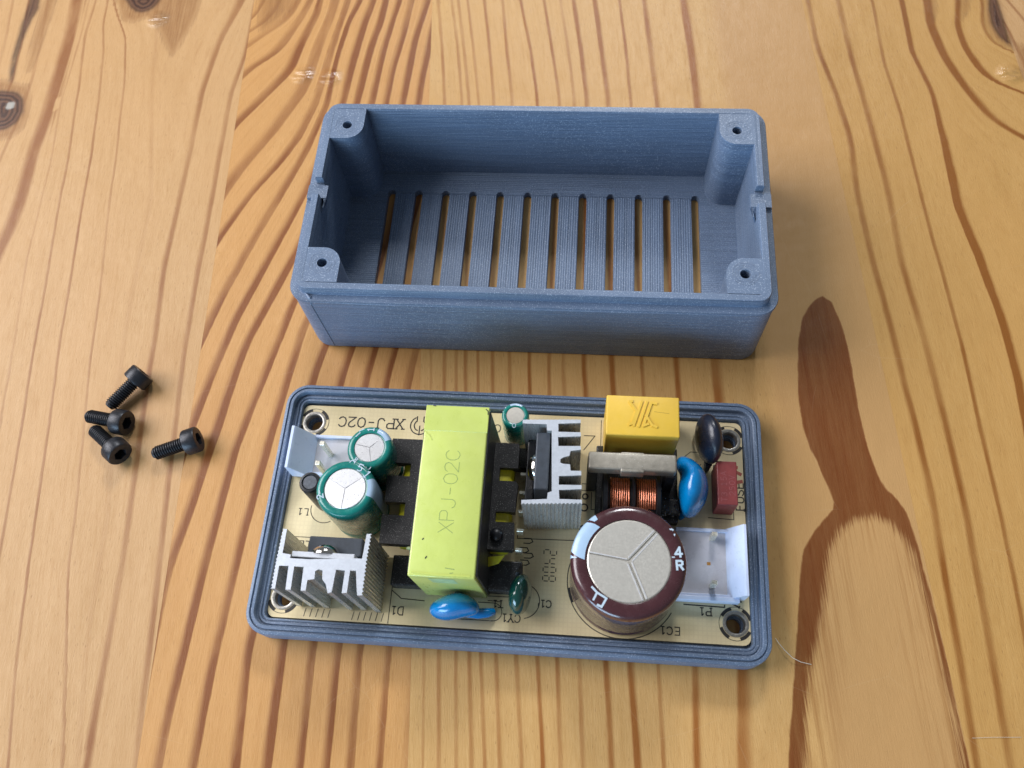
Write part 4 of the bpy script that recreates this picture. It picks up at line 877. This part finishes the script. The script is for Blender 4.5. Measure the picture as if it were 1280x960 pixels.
# ---- disc capacitors, thermistor, fuse, small coil
def kidney(p):
    return Vector((p.x-.045*(p.z*p.z)*.6+.012*p.y*p.y, p.y, p.z))
def lensr(p):
    q = math.hypot(p.y, p.z)
    return p
d1 = part('disc_capacitor', g_ell((39.6, 6.9, 11.2), (3.3, 6.8, 6.4), (0, math.radians(-8), math.radians(6)), 4, lambda p: Vector((p.x+.9*math.exp(-((p.y-2.5)/2.0)**2)*(1 if p.x < 0 else .15)-.035*p.y*p.y, p.y, p.z))), M['blue'], smooth=True, label='blue disc capacitor beside the choke')
part('coated_lead', g_tube([(38.6, 3.0, 7.0), (37.9, 1.8, 5.6), (37.7, 1.6, 4.2)], [1.2, .8, .5], 10), M['blue'], d1, smooth=True)
d2 = part('disc_capacitor', g_ell((-10.4, -21.5, 9.6), (5.3, 2.7, 5.0), (math.radians(6), 0, math.radians(7)), 4, lambda p: Vector((p.x, p.y-.022*p.x*p.x+.2*math.sin(p.x*.7), p.z))), M['blue'], smooth=True, label='blue disc capacitor leaning on the transformer')
part('coated_lead', g_tube([(-8.0, -21.8, 7.4), (-5.6, -22.2, 6.6), (-3.6, -21.9, 6.2), (-2.6, -21.5, 5.6), (-2.4, -21.4, 4.2)], [1.5, 1.15, 1.0, .8, .5], 12), M['blue'], d2, smooth=True)
d3 = part('thermistor', g_ell((43.2, 17.8, 12.2), (2.6, 5.6, 5.6), (0, math.radians(8), math.radians(10)), 4), M['blueblack'], smooth=True, label='black disc thermistor by the corner hole')
part('coated_lead', g_tube([(43.6, 13.6, 8.5), (43.3, 12.4, 6.5), (43.2, 12.2, 4.2)], [1.0, .6, .35], 10), M['blueblack'], d3, smooth=True)
part('bare_lead', g_tube([(45.0, 13.2, 7.5), (45.3, 12.6, 5.5), (45.0, 12.4, 4.2)], .3, 8), M['tin'], d3, smooth=True)
part('bare_lead', g_tube([(41.6, 21.4, 9), (41.0, 20.6, 6), (41.0, 20.4, 4.2)], .3, 8), M['tin'], d3, smooth=True)
d4 = part('film_disc', g_ell((3.3, -18.2, 9.3), (2.3, 4.3, 4.8), (math.radians(-5), math.radians(-7), math.radians(-8)), 4), M['green_dark'], smooth=True, label='dark green disc capacitor between transformer and brown capacitor')
part('bare_lead', g_tube([(2.6, -14.3, 11.0), (2.8, -12.6, 8.8), (2.9, -12.4, 4.2)], [.5, .28, .28], 8), M['black'], d4, smooth=True)
fz = part('fuse', g_box(44.75, 49.05, 2.85, 12.75, 4.5, 12.2, .2), M['fuse'], label='small brick red boxed fuse')
part('worn_marking', g_strokes(letters('T3.15A', 1.2, (46.75, 3.6), 90, .98)+letters('250V', 1.2, (48.5, 5.0), 90, 1.0), .14, 12.2, .02), M['fuse_mark'], fz)
part('choke_bead', g_lathe([(2.3, PZ), (2.35, 5), (2.35, 18.3), (2.15, 18.7), (1.75, 18.75), (1.6, 18.5)], -42.95, 1.3, 36), M['black'], smooth=True, label='small black upright coil')
part('coil_core', g_lathe([(1.62, 18.2), (1.5, 18.52), (.01, 18.55)], -42.95, 1.3, 28), basic('grey_ferrite', (.10, .11, .13), .5, .2, .3, 1.5, .03, 4), bpy.data.objects['choke_bead'], smooth=True)

# ---- two pin headers
def header(label, sgn, xin, xout, xtop, y0, y1, ztop, base_x, by0, by1, pins, pin_z, lip):
    a, b_ = sorted((base_x, xout))
    h = part('pin_header', g_box(a, b_, by0, by1, 4.3, 5.5, .15), M['nylon_base'], label=label)
    # friction wall: thick foot tapering to a thin top
    v = []
    for y in (y0, y1): v += [(xin, y, 5.45), (xout, y, 5.45), (xout, y, ztop), (xtop, y, ztop), (xin+(xtop-xin)*.9, y, ztop-.4)]
    f = [(0, 1, 2, 3, 4), (9, 8, 7, 6, 5)]+[(i, (i+1) % 5, 5+(i+1) % 5, 5+i) for i in range(5)]
    solid('lock_wall', v, f, M['nylon'], h)
    if lip: part('front_lip', g_box(base_x, xin+2.4, by0-.9, by0+.1, 4.3, 6.9, .15), M['nylon'], h)
    part('side_rail', g_box(a+.3, b_-.6, by1-.75, by1-.02, 5.4, 6.3, .12), M['nylon'], h)
    part('side_rail', g_box(a+.3, b_-.6, by0+.02, by0+.75, 5.4, 6.3, .12), M['nylon'], h)
    for x, y in pins:
        part('pin', g_box(x-.6, x+.6, y-.5, y+.5, 5.2, pin_z, .12, 1), M['tin'], h)
    return h
header('milky two pin output header at the left end', -1, -47.0, -51.5, -50.9, 6.6, 16.7, 12.0, -37.8, 6.9, 16.9, ((-43.3, 12.2), (-43.6, 7.5)), 13.6, False)
header('milky two pin input header at the right end', 1, 47.2, 50.9, 50.4, -15.9, -.7, 10.2, 36.2, -15.9, -.9, ((44.3, -3.0), (44.0, -13.4)), 9.6, True)
part('base_hole', g_box(43.1, 43.9, -8.9, -8.2, 5.45, 5.53, .03, 1), basic('amber_glue', (.45, .22, .05), .4), bpy.data.objects['pin_header.001'])
Ctx.O = Vector((0, 0, 0))

# ---------------------------------------------------------------- four loose socket head screws
def screw(label, head, tip, tag_extra=0.0):
    hx, hy, hz = head; tx, ty, tz = tip
    d = Vector((tx-hx, ty-hy, tz-hz)); d.normalize()
    t = thing('cap_screw', label, 'screw', (hx, hy, 0), 0, 'loose socket head screws'); t.scale = (1.14, 1.14, 1.14)
    q = d.to_track_quat('Z', 'Y').to_matrix()                 # local +Z runs from head to tip
    base = Vector((0, 0, hz))
    def tr_(vf): return [tuple(q @ Vector(p)+base) for p in vf[0]], vf[1]
    # head: knurled drum with a hexagon socket
    R = 2.75; n = 72; prof = [(2.2, -1.55), (2.55, -1.5), (2.75, -1.25), (2.75, 1.15), (2.6, 1.4), (1.3, 1.42)]
    v = []; f = []
    for k, (r_, z_) in enumerate(prof):
        for i in range(n):
            rr = r_-(.09 if (i % 2 and 2 <= k <= 3) else 0)
            a = 2*math.pi*i/n; v.append((rr*math.cos(a), rr*math.sin(a), z_))
    # socket: hexagon ring sampled with the same n
    for z_ in (-1.5, .3):
        for i in range(n):
            a = 2*math.pi*i/n; k6 = (a % (math.pi/3))-math.pi/6; rr = 1.25/math.cos(k6)
            v.append((rr*math.cos(a), rr*math.sin(a), z_))
    order = [7, 6, 0, 1, 2, 3, 4, 5]
    for a_, b_ in zip(order[:-1], order[1:]):
        for i in range(n):
            j = (i+1) % n; f.append((a_*n+i, a_*n+j, b_*n+j, b_*n+i))
    f.append(tuple(7*n+i for i in range(n)))
    link_mesh('head', *tr_((v, f)), M['screw'], t, smooth=True, local=True)
    # threaded shank: a true helix
    pitch = .5; turns = 14; ns = 20; v = []; f = []; Rr = 1.48
    for k in range(turns*ns*1+1):
        a = 2*math.pi*k/ns; z_ = 1.3+pitch*k/ns
        fade = 1 if k < (turns-1)*ns else 1-.35*(k-(turns-1)*ns)/ns
        for (r_, dz) in ((1.17, 0), (Rr, pitch*.38), (Rr, pitch*.58), (1.17, pitch*.96)):
            v.append((r_*fade*math.cos(a), r_*fade*math.sin(a), z_+dz))
    for k in range(turns*ns):
        for m_ in range(3): f.append((k*4+m_, k*4+m_+1, k*4+4+m_+1, k*4+4+m_))
    mb = MB(); mb.add(v, f); mb.add(*g_lathe([(1.16, 1.0), (1.16, 1.3+pitch*turns), (.9, 1.75+pitch*turns)], 0, 0, 20, cap1=True))
    link_mesh('shank', *tr_((mb.v, mb.f)), M['screw'], t, smooth=True, local=True)
    return t
screw('black socket screw lying alone to the right of the other three', (-78.52, 14.98, 2.8), (-88.4, 11.3, 1.7))
screw('black socket screw farthest from the lid, head pointing away at the upper right', (-96.1, 31.1, 2.8), (-102.9, 22.3, 1.7))
screw('middle black socket screw of the cluster, head facing right', (-97.4, 19.0, 2.8), (-106.6, 20.6, 1.7))
screw('black socket screw lowest in the cluster, its head toward the viewer', (-96.6, 11.6, 2.8), (-104.2, 17.0, 1.7))

# ---------------------------------------------------------------- stray fibres on the table
def fibre(path, r, label):
    v, f = g_tube([(x, y, z) for x, y, z in path], r, 6)
    o = link_mesh('stray_fibre', v, f, M['hair'], None, smooth=True)
    o['label'] = label; o['category'] = 'fibre'
fibre([(58.0, -22.6, .3), (58.6, -23.6, .5), (59.6, -25.0, .9), (61.2, -26.5, .9), (62.9, -27.2, .6), (65.2, -27.5, .1)], .065, 'short curled pale hair on the table just right of the lid corner')
fibre([(96.1, -39.9, .1), (100, -39.5, .2), (105.8, -39.1, .1)], .035, 'thin straight pale fibre on the table at the lower right')
